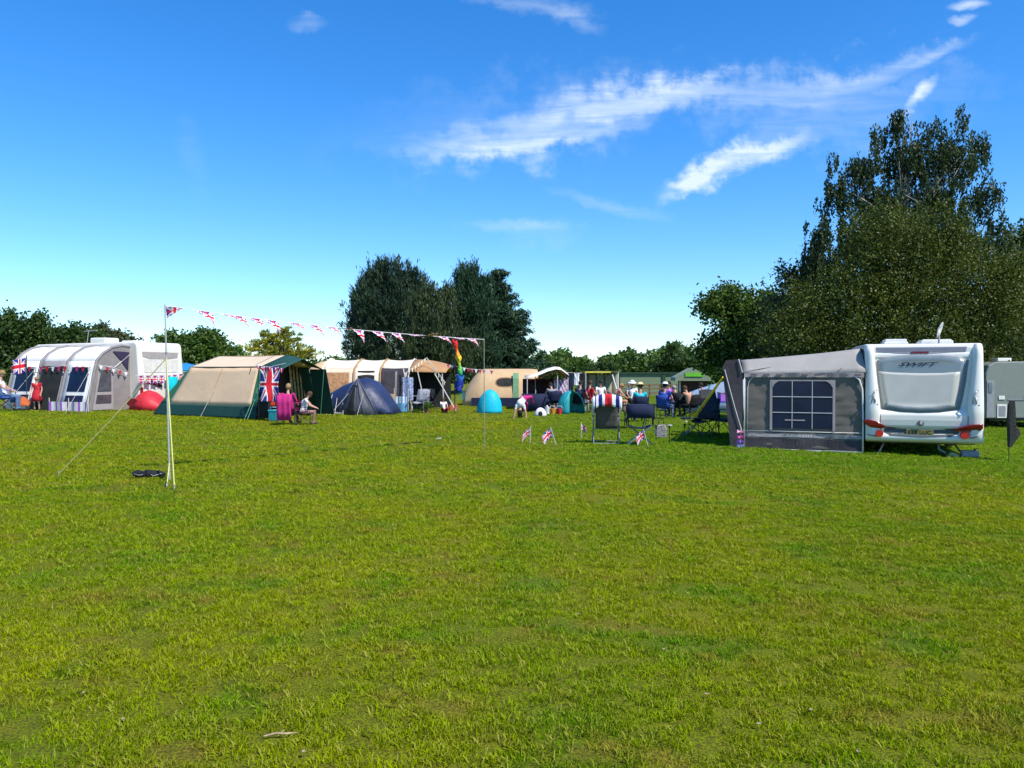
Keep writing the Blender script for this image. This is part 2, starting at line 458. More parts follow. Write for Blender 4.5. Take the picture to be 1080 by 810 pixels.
# ------------------------------------------------------------------ trees
BARK = mat('bark', (.09,.07,.05), .9, .3, 8, .5, 30)
BARKP = mat('bark_pale', (.30,.28,.25), .9, .35, 6, .5, 30)
def leaves_mesh(name, C, A, B, l, w, material, parent):
    """C centres, A long axes, B cross axes (unit), l, w half sizes: one diamond leaf each"""
    n = len(C); l = np.asarray(l).reshape(-1,1); w = np.asarray(w).reshape(-1,1)
    nrm = np.cross(A, B)
    V = np.stack([C-A*l, C+B*w+nrm*w*.35, C+A*l, C-B*w+nrm*w*.35], 1).reshape(-1,3).astype(np.float32)
    me = bpy.data.meshes.new(name); me.vertices.add(4*n); me.vertices.foreach_set('co', V.ravel())
    me.loops.add(4*n); me.polygons.add(n)
    me.loops.foreach_set('vertex_index', np.arange(4*n, dtype=np.int32))
    me.polygons.foreach_set('loop_start', np.arange(0, 4*n, 4, dtype=np.int32))
    me.update(calc_edges=True); me.materials.append(material)
    o = bpy.data.objects.new(name, me); COL.objects.link(o); o.parent = parent
    return o
def unit(a): return a/np.maximum(1e-6, np.linalg.norm(a, axis=1, keepdims=True))
def limb_path(a, b, rs, bend=.12, n=6):
    a = np.array(a, float); b = np.array(b, float); L_ = np.linalg.norm(b-a); out = []
    off = rs.normal(0, bend*L_, 3)
    for i in range(n+1):
        t = i/n; out.append(tuple(a*(1-t)+b*t + off*math.sin(math.pi*t)*.5 + np.array([0,0,.08*L_*math.sin(math.pi*t)])))
    return out
def tree(name, label, pos, blobs, material, group=None, seed=1, n=9000, leaf=(.07,.045), clump=.45, per=26, shell=.55,
         trunk=.18, bark=None, up=0.0, droop=0.0, limbs=26, strand=0, base_h=None, jag=.25, flat=1.0, cat='tree', out=0.0):
    """blobs: list of (x, y, z, rx, ry, rz, weight) in metres from the foot"""
    rs = np.random.RandomState(seed)
    root = thing(name, label, cat, pos, 0, group)
    W = np.array([b[6] if len(b) > 6 else b[3]*b[5] for b in blobs], float); W /= W.sum()
    K = max(8, n//per)
    which = rs.choice(len(blobs), K, p=W)
    bl = np.array([b[:6] for b in blobs])[which]
    d = unit(rs.normal(size=(K,3)))
    r = shell + (1-shell)*rs.rand(K,1)**.7
    r = np.where(rs.rand(K,1) < .25, rs.rand(K,1)**.5*shell+.1, r)
    r = r*(1+np.clip(rs.normal(0, jag*.35, (K,1)), -.6, jag*.45))
    Cc = bl[:,:3] + d*bl[:,3:6]*r
    Cc[:,2] = np.maximum(Cc[:,2], .12)
    size = clump*rs.uniform(.5, 1.35, (K,1))
    m = rs.poisson(per*(size[:,0]/clump)**1.3)+3
    idx = np.repeat(np.arange(K), m); T = len(idx)
    if strand:
        # hanging strands of leaves
        t = rs.rand(T,1); Lh = (strand*rs.uniform(.4,1.25,(K,1)))[idx]
        sway = rs.normal(0,.10,(K,3))[idx]
        sub = rs.normal(0, clump*.35, (K*4,3)); si = idx*4+rs.randint(0,4,T)
        C = Cc[idx] + sub[si]*[1,1,.6] + np.concatenate([sway[:,:2]*t*Lh, -t*Lh], 1) + rs.normal(0,.045,(T,3))
        A = unit(rs.normal(0,.45,(T,3))+[0,0,-1])
    else:
        g = rs.normal(0, 1, (T,3))*.42
        C = Cc[idx] + g*size[idx]*[1,1,flat]
        A = rs.normal(size=(T,3))
        if up: A = A*(1-up) + np.array([0,0,1])*up*1.6
        if out: A = A*(1-out)+ d[idx]*out*1.5
        if droop: A = A*(1-droop) - np.array([0,0,1])*droop*1.4
        A = unit(A)
    C[:,2] = np.maximum(C[:,2], .04)
    B = unit(np.cross(A, rs.normal(size=(T,3))))
    s = rs.uniform(.65,1.35,T)
    leaves_mesh('crown', C, A, B, leaf[0]*s, leaf[1]*s, material, root)
    mb = MB()
    zt = max(b[2] for b in blobs); top = max(b[2]+b[5]*.5 for b in blobs)
    cx = sum(b[0]*w for b, w in zip(blobs, W)); cy_ = sum(b[1]*w for b, w in zip(blobs, W))
    bh = base_h if base_h is not None else .25*top
    tp = [(0,0,-.1),(0,0,bh*.5),(cx*.15+rs.normal(0,.04),cy_*.1,bh),(cx*.5,cy_*.5,top*.55),(cx*.8,cy_*.8,top*.78),(cx,cy_,top*.95)]
    mb.tube(tp, [trunk*1.25,trunk,trunk*.85,trunk*.5,trunk*.28,trunk*.08], 10)
    for q in range(limbs):
        e = Cc[rs.randint(K)]
        t = min(.92, max(.12, (e[2]/max(top,.1))*rs.uniform(.45,.75)))
        s0 = (cx*t*.8, cy_*t*.8, top*t)
        rr_ = trunk*(1-t)*.5+.012
        pth = limb_path(s0, np.array(s0)+(e-np.array(s0))*.88, rs, .06)
        mb.tube(pth, [rr_*(1-i/7.2) for i in range(7)], 5)
        for z in range(3):
            k = rs.randint(2,6); e2 = np.array(pth[k])+np.clip(rs.normal(0,.09*np.linalg.norm(e-np.array(s0))+.05,3),-.5,.5)
            mb.tube([pth[k], tuple((np.array(pth[k])+e2)/2), tuple(e2)], [rr_*.35,rr_*.25,rr_*.1], 4)
    mb.build('trunk', bark or BARK, root, smooth=True)
    return root
def blob(px, py, rpx, rpz, d, foot, depth=1.0, w=None, dy=0):
    """crown lobe given by where it shows in the photograph, at distance d"""
    x = (px-540)/F*d - foot.x; z = hz(py, d) - foot.z
    k = d/F
    b = (x, dy, z, rpx*k, rpx*k*depth, rpz*k)
    return b + ((w,) if w else (rpx*rpz,))

LM_BIRCH = leafmat('birch_leaves', (.019,.036,.013), (.060,.092,.026), .25, .5)
LM_HAW = leafmat('hawthorn_leaves', (.034,.058,.007), (.120,.142,.016), .25, .45)
LM_DK = leafmat('broad_leaves_dark', (.022,.055,.012), (.080,.130,.022), .25, .4)
LM_MID = leafmat('broad_leaves_mid', (.036,.085,.012), (.110,.175,.025), .25, .4)
LM_PINE = leafmat('pine_needles', (.012,.032,.019), (.055,.095,.045), .12, .8)
LM_PINE2 = leafmat('cypress_needles_olive', (.016,.034,.012), (.066,.090,.028), .12, .8)
LM_FIR = leafmat('fir_needles', (.010,.034,.017), (.050,.100,.042), .12, .8)
LM_GOLD = leafmat('golden_cypress', (.05,.10,.016), (.48,.42,.035), .12, 1.0)
LM_FEA = leafmat('feathery_leaves', (.040,.058,.022), (.12,.13,.050), .25, .6)

# right-hand group behind the caravans
def right_trees():
    d = 34; f = at(945, d)
    L_ = [(905,172,26,16),(950,160,28,22),(1000,158,30,24),(946,122,10,16),(1010,120,12,15),(976,138,16,12),(925,138,10,10),(1036,150,12,14),(880,200,18,16),(925,205,34,22),(985,205,36,26),(1035,200,18,18),(866,240,14,18),(905,250,36,26),(1000,250,46,30),(1046,236,12,14),(950,240,40,30),(856,268,10,18),(1062,262,16,14),(876,165,10,8)]
    tree('birch_tree', 'tall dark birch with hanging strands, highest tree at right', f, [blob(*q, d, f, .9) for q in L_], LM_BIRCH,
         seed=4, n=50000, leaf=(.08,.036), clump=.40, per=60, strand=1.15, trunk=.24, bark=BARKP, limbs=70, jag=.30, shell=.35)
    d = 29; f = at(950, d)
    L_ = [(945,275,62,55),(895,330,65,60),(1010,310,62,60),(950,345,95,75),(860,365,60,45),(1040,355,55,70),(985,400,80,60),(915,250,28,26),(990,245,30,26),(1065,300,25,40),(1040,410,36,40)]
    tree('hawthorn_tree', 'broad olive green bushy tree directly behind the large white caravan', f, [blob(*q, d, f, .6) for q in L_], LM_HAW,
         seed=6, n=150000, leaf=(.048,.030), clump=.62, per=110, trunk=.2, limbs=60, up=.25, shell=.62, jag=.4)
    d = 36; f = at(845, d)
    L_ = [(845,300,28,36),(828,340,34,34),(862,330,30,50),(870,285,16,30),(835,375,40,26)]
    tree('ash_tree', 'loose grey green tree left of the birch with sky gaps', f, [blob(*q, d, f, .8) for q in L_], LM_FEA,
         seed=8, n=16000, leaf=(.085,.045), clump=.45, per=26, trunk=.14, limbs=40, shell=.3, jag=.45)
    d = 40; f = at(780, d)
    L_ = [(775,328,38,18),(755,322,20,12),(800,345,34,30),(775,365,36,24),(748,375,12,14),(820,372,30,24),(770,310,20,8),(808,318,18,14)]
    tree('oak_tree', 'mid green spreading tree with flat top left of the hawthorn', f, [blob(*q, d, f, .8) for q in L_], LM_MID,
         seed=9, n=26000, leaf=(.095,.06), clump=.5, per=28, trunk=.2, limbs=36, shell=.35, jag=.35)
    d = 45; f = at(1075, d)
    L_ = [(1075,260,26,26),(1090,300,40,60),(1070,360,40,50),(1100,380,60,40)]
    tree('sycamore_tree', 'dark tree at the right edge beyond the birch', f, [blob(*q, d, f, .8) for q in L_], LM_DK,
         seed=10, n=26000, leaf=(.11,.07), clump=.6, per=28, trunk=.22, limbs=30)
right_trees()

def conifers():
    d = 58
    f = at(405, d)
    L_ = [(405,314,32,34),(382,330,14,8),(378,352,12,7),(388,300,14,8),(438,312,12,8),(392,345,30,36),(430,340,26,40),(418,292,18,18),(398,290,12,18),(403,283,4,10),(420,281,4,9),(392,292,4,9),(432,294,4,9),(385,318,12,22),(440,300,12,18),(400,385,34,26),(385,365,20,18)]
    tree('pine_tree', 'dark blue green pine, leftmost of the tall conifers', f, [blob(*q, d, f, .9) for q in L_], LM_PINE, 'tall conifers behind the tents',
         seed=21, n=46000, leaf=(.17,.032), clump=.34, per=30, up=.6, trunk=.3, limbs=30, shell=.55, jag=.6, out=.25, flat=1.5)
    d = 54; f = at(462, d)
    L_ = [(458,350,32,36),(446,322,14,18),(468,324,13,17),(456,312,9,12),(474,312,7,10),(445,372,34,24),(475,375,34,24)]
    tree('cypress_tree', 'lower olive green cypress in the middle of the conifers', f, [blob(*q, d, f, .9) for q in L_], LM_PINE2, 'tall conifers behind the tents',
         seed=22, n=34000, leaf=(.14,.030), clump=.30, per=26, up=.7, trunk=.22, limbs=24, shell=.5, jag=.6, flat=2.0)
    d = 57; f = at(500, d)
    L_ = [(497,330,24,38),(492,298,15,18),(487,289,4,13),(499,287,4,11),(508,305,12,16),(500,370,28,26)]
    tree('pine_tree.001', 'narrow topped conifer between the cypress and the fir', f, [blob(*q, d, f, .9) for q in L_], LM_FIR, 'tall conifers behind the tents',
         seed=23, n=28000, leaf=(.16,.032), clump=.32, per=26, up=.6, trunk=.22, limbs=24, shell=.5, jag=.6, out=.2, flat=1.7)
    d = 60; f = at(532, d)
    L_ = []
    rs = random.Random(2)
    for i in range(17):                       # tiers that widen towards the foot
        y = 290+i*6.2; w_ = 6+i*2.7
        L_.append((524+i*.45+rs.uniform(-3,3), y, w_*rs.uniform(.85,1.15), 5.5))
    tree('fir_tree', 'dark green fir with drooping tiered branches, right of the conifers', f, [blob(*q, d, f, 1) for q in L_], LM_FIR, 'tall conifers behind the tents',
         seed=24, n=42000, leaf=(.17,.04), clump=.38, per=26, droop=.25, out=.45, trunk=.28, limbs=34, shell=.6, flat=.45, jag=.75)
    d = 46; f = at(296, d)
    L_ = [(296,400,30,22),(296,383,34,14),(296,370,34,10),(292,361,24,7),(300,354,15,6),(281,355,6,7),(274,367,14,6),(318,373,18,6),(302,349,5,5)]
    tree('golden_cypress_tree', 'small golden tipped cypress behind the green and beige tent', f, [blob(*q, d, f, .9) for q in L_], LM_GOLD,
         seed=25, n=17000, leaf=(.11,.026), clump=.22, per=22, up=.35, out=.5, trunk=.12, limbs=18, flat=.5, jag=.8, base_h=.4)
conifers()

def hedges():
    G = 'trees and shrubs along the left boundary'
    for px, d, L_, mt, n, lab, nm, sd in [
        (18, 44, [(20,362,30,26),(40,344,10,12),(8,352,16,20),(28,388,40,22),(12,334,5,7),(44,336,4,6)], LM_DK, 22000, 'dark green tree with two pointed tops at the left edge', 'elm_tree', 31),
        (75, 46, [(78,366,34,18),(62,356,14,11),(92,358,14,11),(75,388,44,20),(80,348,7,5)], LM_DK, 20000, 'rounded dark green hedge tree behind the left awning', 'maple_tree', 32),
        (120, 50, [(118,360,16,12),(108,352,12,8),(130,364,14,10),(122,386,30,20)], LM_FEA, 10000, 'pale feathery shrub tree behind the roof of the left caravan', 'willow_tree', 33),
        (205, 52, [(205,372,38,18),(185,366,26,14),(218,360,20,10),(235,376,18,14),(205,395,50,18),(214,354,14,6)], LM_MID, 22000, 'wide green bush behind the left caravan and beige tent', 'large_bush', 34),
        (345, 64, [(345,390,26,10),(330,392,16,10),(362,388,18,10),(350,383,5,5)], LM_MID, 8000, 'low mid green bush between the golden cypress and the pine', 'large_bush.001', 35),
        (575, 75, [(575,386,20,8),(560,388,14,8),(590,388,12,6)], LM_MID, 5000, 'low green bush right of the fir behind the white canopy', 'large_bush.002', 36),
        (636, 90, [(636,390,14,10),(628,392,14,8),(645,392,12,8)], LM_DK, 5000, 'rounded dark shrub tree on the far skyline', 'hazel_tree', 37),
        (712, 80, [(710,378,12,10),(708,370,7,7),(718,384,18,10),(700,388,16,8),(726,390,16,8)], LM_DK, 9000, 'small dark tree standing above the far hedge by the shed', 'lime_tree', 38),
        (848, 60, [(848,385,60,22),(800,388,40,20)], LM_DK, 16000, 'dark undergrowth tree behind the grey awning roof', 'holly_tree', 39)]:
        f = at(px, d)
        tree(nm, lab, f, [blob(*q, d, f, .8) for q in L_], mt, None, sd, n, (.13 if d > 48 else .1, .07 if d > 48 else .055), .45, 26, trunk=.12, limbs=16, shell=.4, jag=.4)
    # the far hedge that closes the field
    rs = np.random.RandomState(77)
    root = tag(thing('far_hedge', None, None, (0,0,0)), 'continuous far hedge and tree line closing the field', 'hedge')
    root['kind'] = 'stuff'
    n = 130000
    X = rs.uniform(-150, 190, n); D = 105+rs.uniform(-6,6,n)
    top = 3.0+1.0*np.sin(X*.09)+.7*np.sin(X*.31+1)+.5*np.sin(X*.83+2)+.35*np.sin(X*2.1)
    Z = -1+rs.rand(n)**.8*(top+1.3)
    C = np.stack([X, D, Z], 1) + rs.normal(0,.15,(n,3))
    A = unit(rs.normal(size=(n,3))); B = unit(np.cross(A, rs.normal(size=(n,3))))
    bpy.data.objects.remove(root)
    o = leaves_mesh('far_hedge', C, A, B, rs.uniform(.2,.5,n), rs.uniform(.12,.3,n), LM_MID, None)
    tag(o, 'continuous far hedge closing the field', 'hedge', kind='stuff')
hedges()
# ------------------------------------------------------------------ big touring caravan and its awning
def text_mb(txt, w, h, shear=0, extrude=.002, bold=0.0):
    """letters as a flat mesh, centred, w wide and h high, in the local x-z plane facing -y"""
    cu = bpy.data.curves.new('lettering', 'FONT'); cu.body = txt; cu.size = 1; cu.extrude = 0; cu.shear = shear; cu.offset = bold
    o = bpy.data.objects.new('lettering', cu)
    COL.objects.link(o); dg = bpy.context.evaluated_depsgraph_get(); dg.update()
    me = bpy.data.meshes.new_from_object(o.evaluated_get(dg))
    vs = np.array([v.co[:] for v in me.vertices]); fs = [list(p.vertices) for p in me.polygons]
    bpy.data.objects.remove(o); bpy.data.curves.remove(cu)
    lo = vs.min(0); hi = vs.max(0)
    vs = (vs-(lo+hi)/2)/(hi-lo+1e-9)*[w,h,0]
    mb = MB(); mb.add([(v[0], -extrude, v[1]) for v in vs], fs)
    return mb
def lerp_prof(P, z):
    for (z0,y0),(z1,y1) in zip(P, P[1:]):
        if z <= z1: return y0+(y1-y0)*max(0,(z-z0))/(z1-z0)
    return P[-1][1]
REAR = [(.30,.05),(.33,-.03),(.39,-.07),(.45,-.06),(.49,.0),(.60,.015),(.65,-.045),(.80,-.065),(.92,-.065),(.98,-.02),(1.06,.06),(1.12,.085),(1.5,.10),(2.16,.13),(2.2,.115),(2.27,.12),(2.3,.145),(2.40,.155),(2.46,.18),(2.49,.22),(2.5,.3)]
def patch(mb, pts, off, mi=None, rings=6, prof=None, n=None, rim=.012):
    """panel that lies 'off' proud of the rear wall; pts = outline in x,z"""
    prof = prof or REAR
    # resample the outline
    P = []
    for i in range(len(pts)):
        a, b = pts[i], pts[(i+1)%len(pts)]
        k = max(1, int(math.hypot(b[0]-a[0], b[1]-a[1])/.06))
        P += [(a[0]+(b[0]-a[0])*j/k, a[1]+(b[1]-a[1])*j/k) for j in range(k)]
    cx = sum(p[0] for p in P)/len(P); cz = sum(p[1] for p in P)/len(P)
    rows = [[(p[0], lerp_prof(prof, p[1])-off+rim, p[1]) for p in P]]
    for r in range(rings+1):
        t = 1-r/rings*.999
        rows.append([(cx+(p[0]-cx)*t, lerp_prof(prof, cz+(p[1]-cz)*t)-off, cz+(p[1]-cz)*t) for p in P])
    mb.sheet(rows, mi, close=True)
    return mb
WHT = mat('caravan_white', (.74,.715,.64), .25, .03, 2, spec=.35, coat=.12)
CRM = mat('caravan_cream', (.68,.67,.60), .35, .05, 2, spec=.5)
GLS = mat('caravan_window_tint', (.10,.135,.16), .08, .1, 2, spec=.8)
BLD = mat('window_blind', (.50,.49,.44), .35, .05, 3)
RED = mat('lamp_red', (.26,.006,.012), .15, .1, 3, spec=.8)
RED2 = mat('reflector_red', (.55,.012,.01), .2, .1, 3, spec=.8)
BLK = mat('black_plastic', (.015,.015,.017), .5, .2, 5)
DGR = mat('dark_grey', (.05,.05,.055), .6, .2, 5)
GRY = mat('mid_grey', (.25,.25,.26), .5, .1, 5)
STL = mat('steel', (.45,.45,.46), .35, .1, 5, metal=.7)
TYR = mat('tyre_rubber', (.02,.02,.02), .85, .2, 20)

def caravan_body(root, w, L, h=2.5, prof=REAR, body=WHT, bevel=.05):
    sc = h/2.5
    side = [(y, z*sc) for z, y in prof]
    side += [(L*.5, h+.03), (L-.9, h), (L-.45, h*.93), (L-.12, h*.66), (L, h*.40), (L-.03, .32), (L-.2, .28), (.15,.28)]
    mb = MB(); mb.prism([(-w/2, y, z) for y, z in side], (w,0,0))
    return mb.build('body', body, root, bevel=bevel)
def wheel(root, x, y, r=.31, wd=.2):
    mb = MB(); c = []
    mb.tube([(x-wd/2,y,r),(x+wd/2,y,r)], r, 28)
    o = mb.build('wheel', TYR, root, bevel=.03)
    m2 = MB(); s = -1 if x < 0 else 1
    m2.tube([(x+s*(wd/2-.02),y,r),(x+s*(wd/2+.012),y,r)], [r*.62, r*.5], 20)
    for k in range(5):
        a = k*2*math.pi/5; m2.tube([(x+s*(wd/2+.005),y,r),(x+s*(wd/2+.012),y+math.cos(a)*r*.55,r+math.sin(a)*r*.55)], .03, 6)
    m2.build('rim', STL, o)
    return o
def big_caravan():
    K = Vector((8.0,17.4,0)); K.z = gz(8.6,17.6)-.005
    rz = -math.atan2(.34,.94); w = 2.33
    c, s = math.cos(rz), math.sin(rz)
    org = K + Vector((c*w/2, s*w/2, 0))
    r = thing('caravan', 'large white touring caravan seen from behind with red tail lamps', 'caravan', org, rz)
    L = 6.4
    b = caravan_body(r, w, L)
    C = lambda cx, cy: ((cx-419)/572*2.2, (705-cy)/555*2.5)
    # rounded corner pillars, proud of the rear wall
    for sgn in (-1, 1):
        mb = MB(); rows = []
        for k in range(29):
            z = .36+k/28*2.12
            yf = lerp_prof([(.3,.0),(.45,-.10),(1.0,-.13),(1.6,-.07),(2.3,-.0),(2.42,.05),(2.49,.16)], z)
            xi = lerp_prof([(.3,.86),(.7,.87),(1.1,.84),(1.8,.92),(2.3,.97),(2.5,1.0)], z); xo = 1.172
            y0 = lerp_prof(REAR, z)+.03
            ring = [(sgn*xi, y0, z),(sgn*(xi+.015), (yf+y0)/2, z),(sgn*(xi+.05), yf, z),(sgn*((xi+xo)/2), yf-.012, z),(sgn*(xo-.05), yf+.01, z),(sgn*(xo-.012), yf+.05, z),(sgn*xo, yf+.13, z),(sgn*xo, yf+.3, z)]
            rows.append(ring)
        mb.sheet(rows); mb.poly(rows[0]); mb.poly(rows[-1])
        mb.build('corner_pillar', WHT, r, smooth=True)
    mb = MB(); patch(mb, [C(175,168),C(645,168),C(640,190),C(520,197),C(400,200),C(280,197),C(178,190)], .012)
    mb.build('lip_shadow_band', mat('lip_shadow_violet', (.20,.20,.24), .4, .05), r)  # violet grey band paints the shadow beneath the roof lip
    mb = MB(); patch(mb, [C(360,190),C(450,190),C(450,199),C(360,199)], .03, rings=2)
    mb.build('brake_light', mat('brake_lamp_dark', (.10,.01,.02), .3), r)
    g = MB(); patch(g, [C(178,236),C(215,218),C(300,208),C(400,205),C(520,207),C(612,216),C(653,235),C(640,332),C(620,432),C(607,474),C(500,487),C(400,491),C(300,488),C(203,476),C(187,380)], .018); g.build('window_seal', GRY, r, smooth=True)
    g = MB(); patch(g, [C(183,240),C(215,222),C(300,212),C(400,209),C(520,211),C(610,220),C(648,238),C(635,330),C(615,430),C(603,470),C(500,482),C(400,486),C(300,483),C(208,472),C(193,380)], .025)
    gl = g.build('rear_window', mat('rear_glass',(.20,.24,.255),.12,.1,2,spec=.6), r, smooth=True)
    g = MB(); patch(g, [C(186,288),C(260,294),C(400,298),C(520,297),C(610,290),C(600,370),C(588,462),C(480,474),C(400,477),C(310,474),C(216,464),C(198,370)], .03)
    g.build('blind', BLD, gl, smooth=True)
    t = text_mb('SWIFT', .80, .085, .5, .04, .02); 
    o = t.build('lettering', mat('lettering_navy', (.012,.02,.05), .5, .05), gl); x, z = C(397,253); o.location = (x, lerp_prof(REAR, z)-.0, z)
    for sgn in (-1, 1):
        mb = MB(); mb.tube([(sgn*.86, lerp_prof(REAR, z)-.004, z) for z in (.34,.5,.62,.7,.8,.9)]+[(sgn*.90, lerp_prof(REAR, 1.0)-.004, 1.0)], .006, 5); mb.build('panel_joint', DGR, r)
    # emblem
    mb = MB(); x, z = C(405,543); y = lerp_prof(REAR, z)
    mb.tube([(x,y+.02,z),(x,y-.02,z)], [.07,.066], 28)
    o = mb.build('emblem', mat('emblem_grey', (.12,.13,.15), .3), r)
    mb = MB()
    for dz_, a in ((-.022,.3),(.004,.5),(.03,.3)):
        mb.tube([(x-.05,y-.024,z+dz_-.01),(x-.01,y-.026,z+dz_+.012),(x+.045,y-.024,z+dz_+.006)], [.004,.009,.003], 6)
    mb.build('emblem_stripes', STL, o)
    mb = MB(); patch(mb, [C(222,563),C(320,570),C(400,573),C(480,571),C(590,565),C(602,588),C(560,606),C(400,612),C(245,607),C(215,590)], .006)
    mb.build('plate_recess', mat('recess_grey', (.07,.085,.085), .5), r)
    x, z = C(402,588); mb = MB(); y = lerp_prof(REAR, z)
    mb.box((x,y-.02,z), (.54,.02,.125)); pl = mb.build('number_plate', mat('plate_yellow', (.22,.19,.06), .4, .05), r, bevel=.006)
    t = text_mb('E18 LUC', .46, .085, 0, .0, .012); o = t.build('lettering', BLK, pl); o.location = (x, y-.033, z)
    for sgn, pts in ((-1, [(100,530),(130,528),(170,535),(205,550),(232,568),(190,572),(150,568),(120,556)]), (1, [(712,540),(660,543),(625,550),(590,562),(568,570),(590,578),(640,580),(700,576),(712,560)])):
        mb = MB(); patch(mb, [C(*p) for p in pts], .118, rim=.05); lp = mb.build('tail_lamp', RED, r, smooth=True)
        cx = 190 if sgn < 0 else 625
        x, z = C(cx,597); mb = MB(); mb.tube([(x,-.06,z),(x,-.135,z)], [.085,.075], 24); mb.build('round_reflector', RED2, r)
        x, z = C(cx+sgn*40, 604); mb = MB(); mb.tube([(x-.09,-.105,z-.01*sgn),(x,-.112,z-.02),(x+.09,-.105,z+.02*sgn)], .010, 6); mb.build('marker_strip', BLK, r)
    for sgn in (-1, 1):
        mb = MB(); x0 = sgn*.99; 
        mb.tube([(x0-.05,-.10,1.16),(x0-.06,-.16,1.22),(x0-.02,-.17,1.42),(x0+.05,-.12,1.46)], .014, 8)
        mb.tube([(x0-.10,-.09,1.16),(x0+.08,-.11,1.15)], .02, 8)
        mb.tube([(x0+.0,-.12,1.32),(x0+.02,-.13,1.18)], .012, 8)
        mb.build('grab_handle', STL, r, smooth=True)
    # side windows, door, rail, roof gear
    for sgn in (-1, 1):
        X = sgn*(w/2+.012)
        for y0, y1 in ((.9,1.9),(2.7,3.6),(4.4,5.3)):
            if sgn > 0 and y0 == 2.7: continue
            mb = MB(); mb.prism([(X,y0,1.25),(X,y1,1.25),(X,y1,1.95),(X,y0,1.95)], (-sgn*.03,0,0)); mb.build('side_window', GLS, r, bevel=.01)
        mb = MB(); mb.tube([(X,.25,2.4),(X,L*.5,2.44),(X,L-1,2.4)], .018, 6); mb.build('awning_rail', STL, r)
    for x0, x1, y0, y1, z1 in ((-.60,-.13,1.6,2.3,2.66),(.12,.72,1.0,1.7,2.62)):
        mb = MB(); mb.box(((x0+x1)/2,(y0+y1)/2,2.55),(x1-x0+.06,y1-y0+.06,.08)); mb.box(((x0+x1)/2,(y0+y1)/2,(z1+2.56)/2),(x1-x0,y1-y0,z1-2.56)); mb.build('roof_light', CRM, r, bevel=.02)
    mb = MB(); mb.tube([(.42,.75,2.48),(.42,.75,2.70)], .022, 8); ms_ = mb.build('dish_mast', GRY, r)
    mb = MB(); n = 20; Mx = Matrix.Rotation(R(58),3,'Z') @ Matrix.Rotation(R(-30),3,'Y') @ Matrix.Rotation(R(24),3,'X')
    rows = []
    for k, rr_ in enumerate((.01,.06,.12,.17,.19)):
        rows.append([Vector((.40,.72,2.84)) + Mx@Vector((math.cos(a*2*math.pi/n)*rr_*.72, -rr_*rr_*1.2, math.sin(a*2*math.pi/n)*rr_)) for a in range(n)])
    mb.sheet(rows, close=True); mb.tube([(.42,.74,2.70),(.41,.74,2.82)], .015, 6)
    mb.build('satellite_dish', CRM, r, smooth=True, thick=.012)
    for x in (-1.0, 1.0): wheel(r, x, 2.9)
    mb = MB(); mb.box((0,2.9,.31),(1.8,.07,.07)); mb.box((-.55,3,.27),(.06,5.6,.06)); mb.box((.55,3,.27),(.06,5.6,.06)); mb.box((0,3.1,.265),(2.1,5.7,.02)); mb.build('chassis', DGR, r)  # beams, plus a wide thin plate added to block light under the floor
    for x in (-.85,.85):
        for y in (.35, 5.4):
            mb = MB(); mb.tube([(x*.8,y+.3,.30),(x,y,.03)], .022, 6); mb.box((x,y,.015),(.14,.14,.03)); mb.build('corner_steady', STL, r)
    mb = MB(); mb.tube([(.35,.3,.30),(.36,.26,.14),(.5,.24,.05)], .025, 8); mb.build('waste_pipe', GRY, r, smooth=True)
    mb = MB(); mb.tube([(0,L-.1,.38),(0,L+1.1,.38)], .05, 8); mb.tube([(0,L+.9,.4),(0,L+.9,.02)], .03, 8); mb.build('drawbar', DGR, r)
    # loose gear under the tail
    for i, (x, y, nm, lab, m, sz) in enumerate(((.62,.1,'levelling_ramp','yellowish levelling ramp lying under the tail of the large caravan',mat('ramp_yellow',(.35,.33,.15),.6),(.24,.12,.1)),
            (.95,.2,'water_bottle','grey water container under the right tail corner of the large caravan',GRY,(.34,.2,.15)))):
        p = org + Vector((c*x-s*y, s*x+c*y, 0))
        t_ = thing(nm, lab, 'ramp' if i == 0 else 'water container', (p.x,p.y,gz(p.x,p.y)), rz)
        if i == 0:
            mb = MB(); mb.prism([(-.12,0,0),(.12,0,0),(.12,0,.05),(.0,0,.1),(-.05,0,.1)], (0,.14,0)); mb.build('ramp_block', m, t_, bevel=.008)
        else:
            mb = MB(); mb.box((0,0,.08),sz); mb.build('canister', m, t_, bevel=.03); mb = MB(); mb.tube([(.1,0,.15),(.1,0,.19)], .03, 10); mb.build('cap', BLK, t_)
    return K, rz
CK, CRZ = big_caravan()

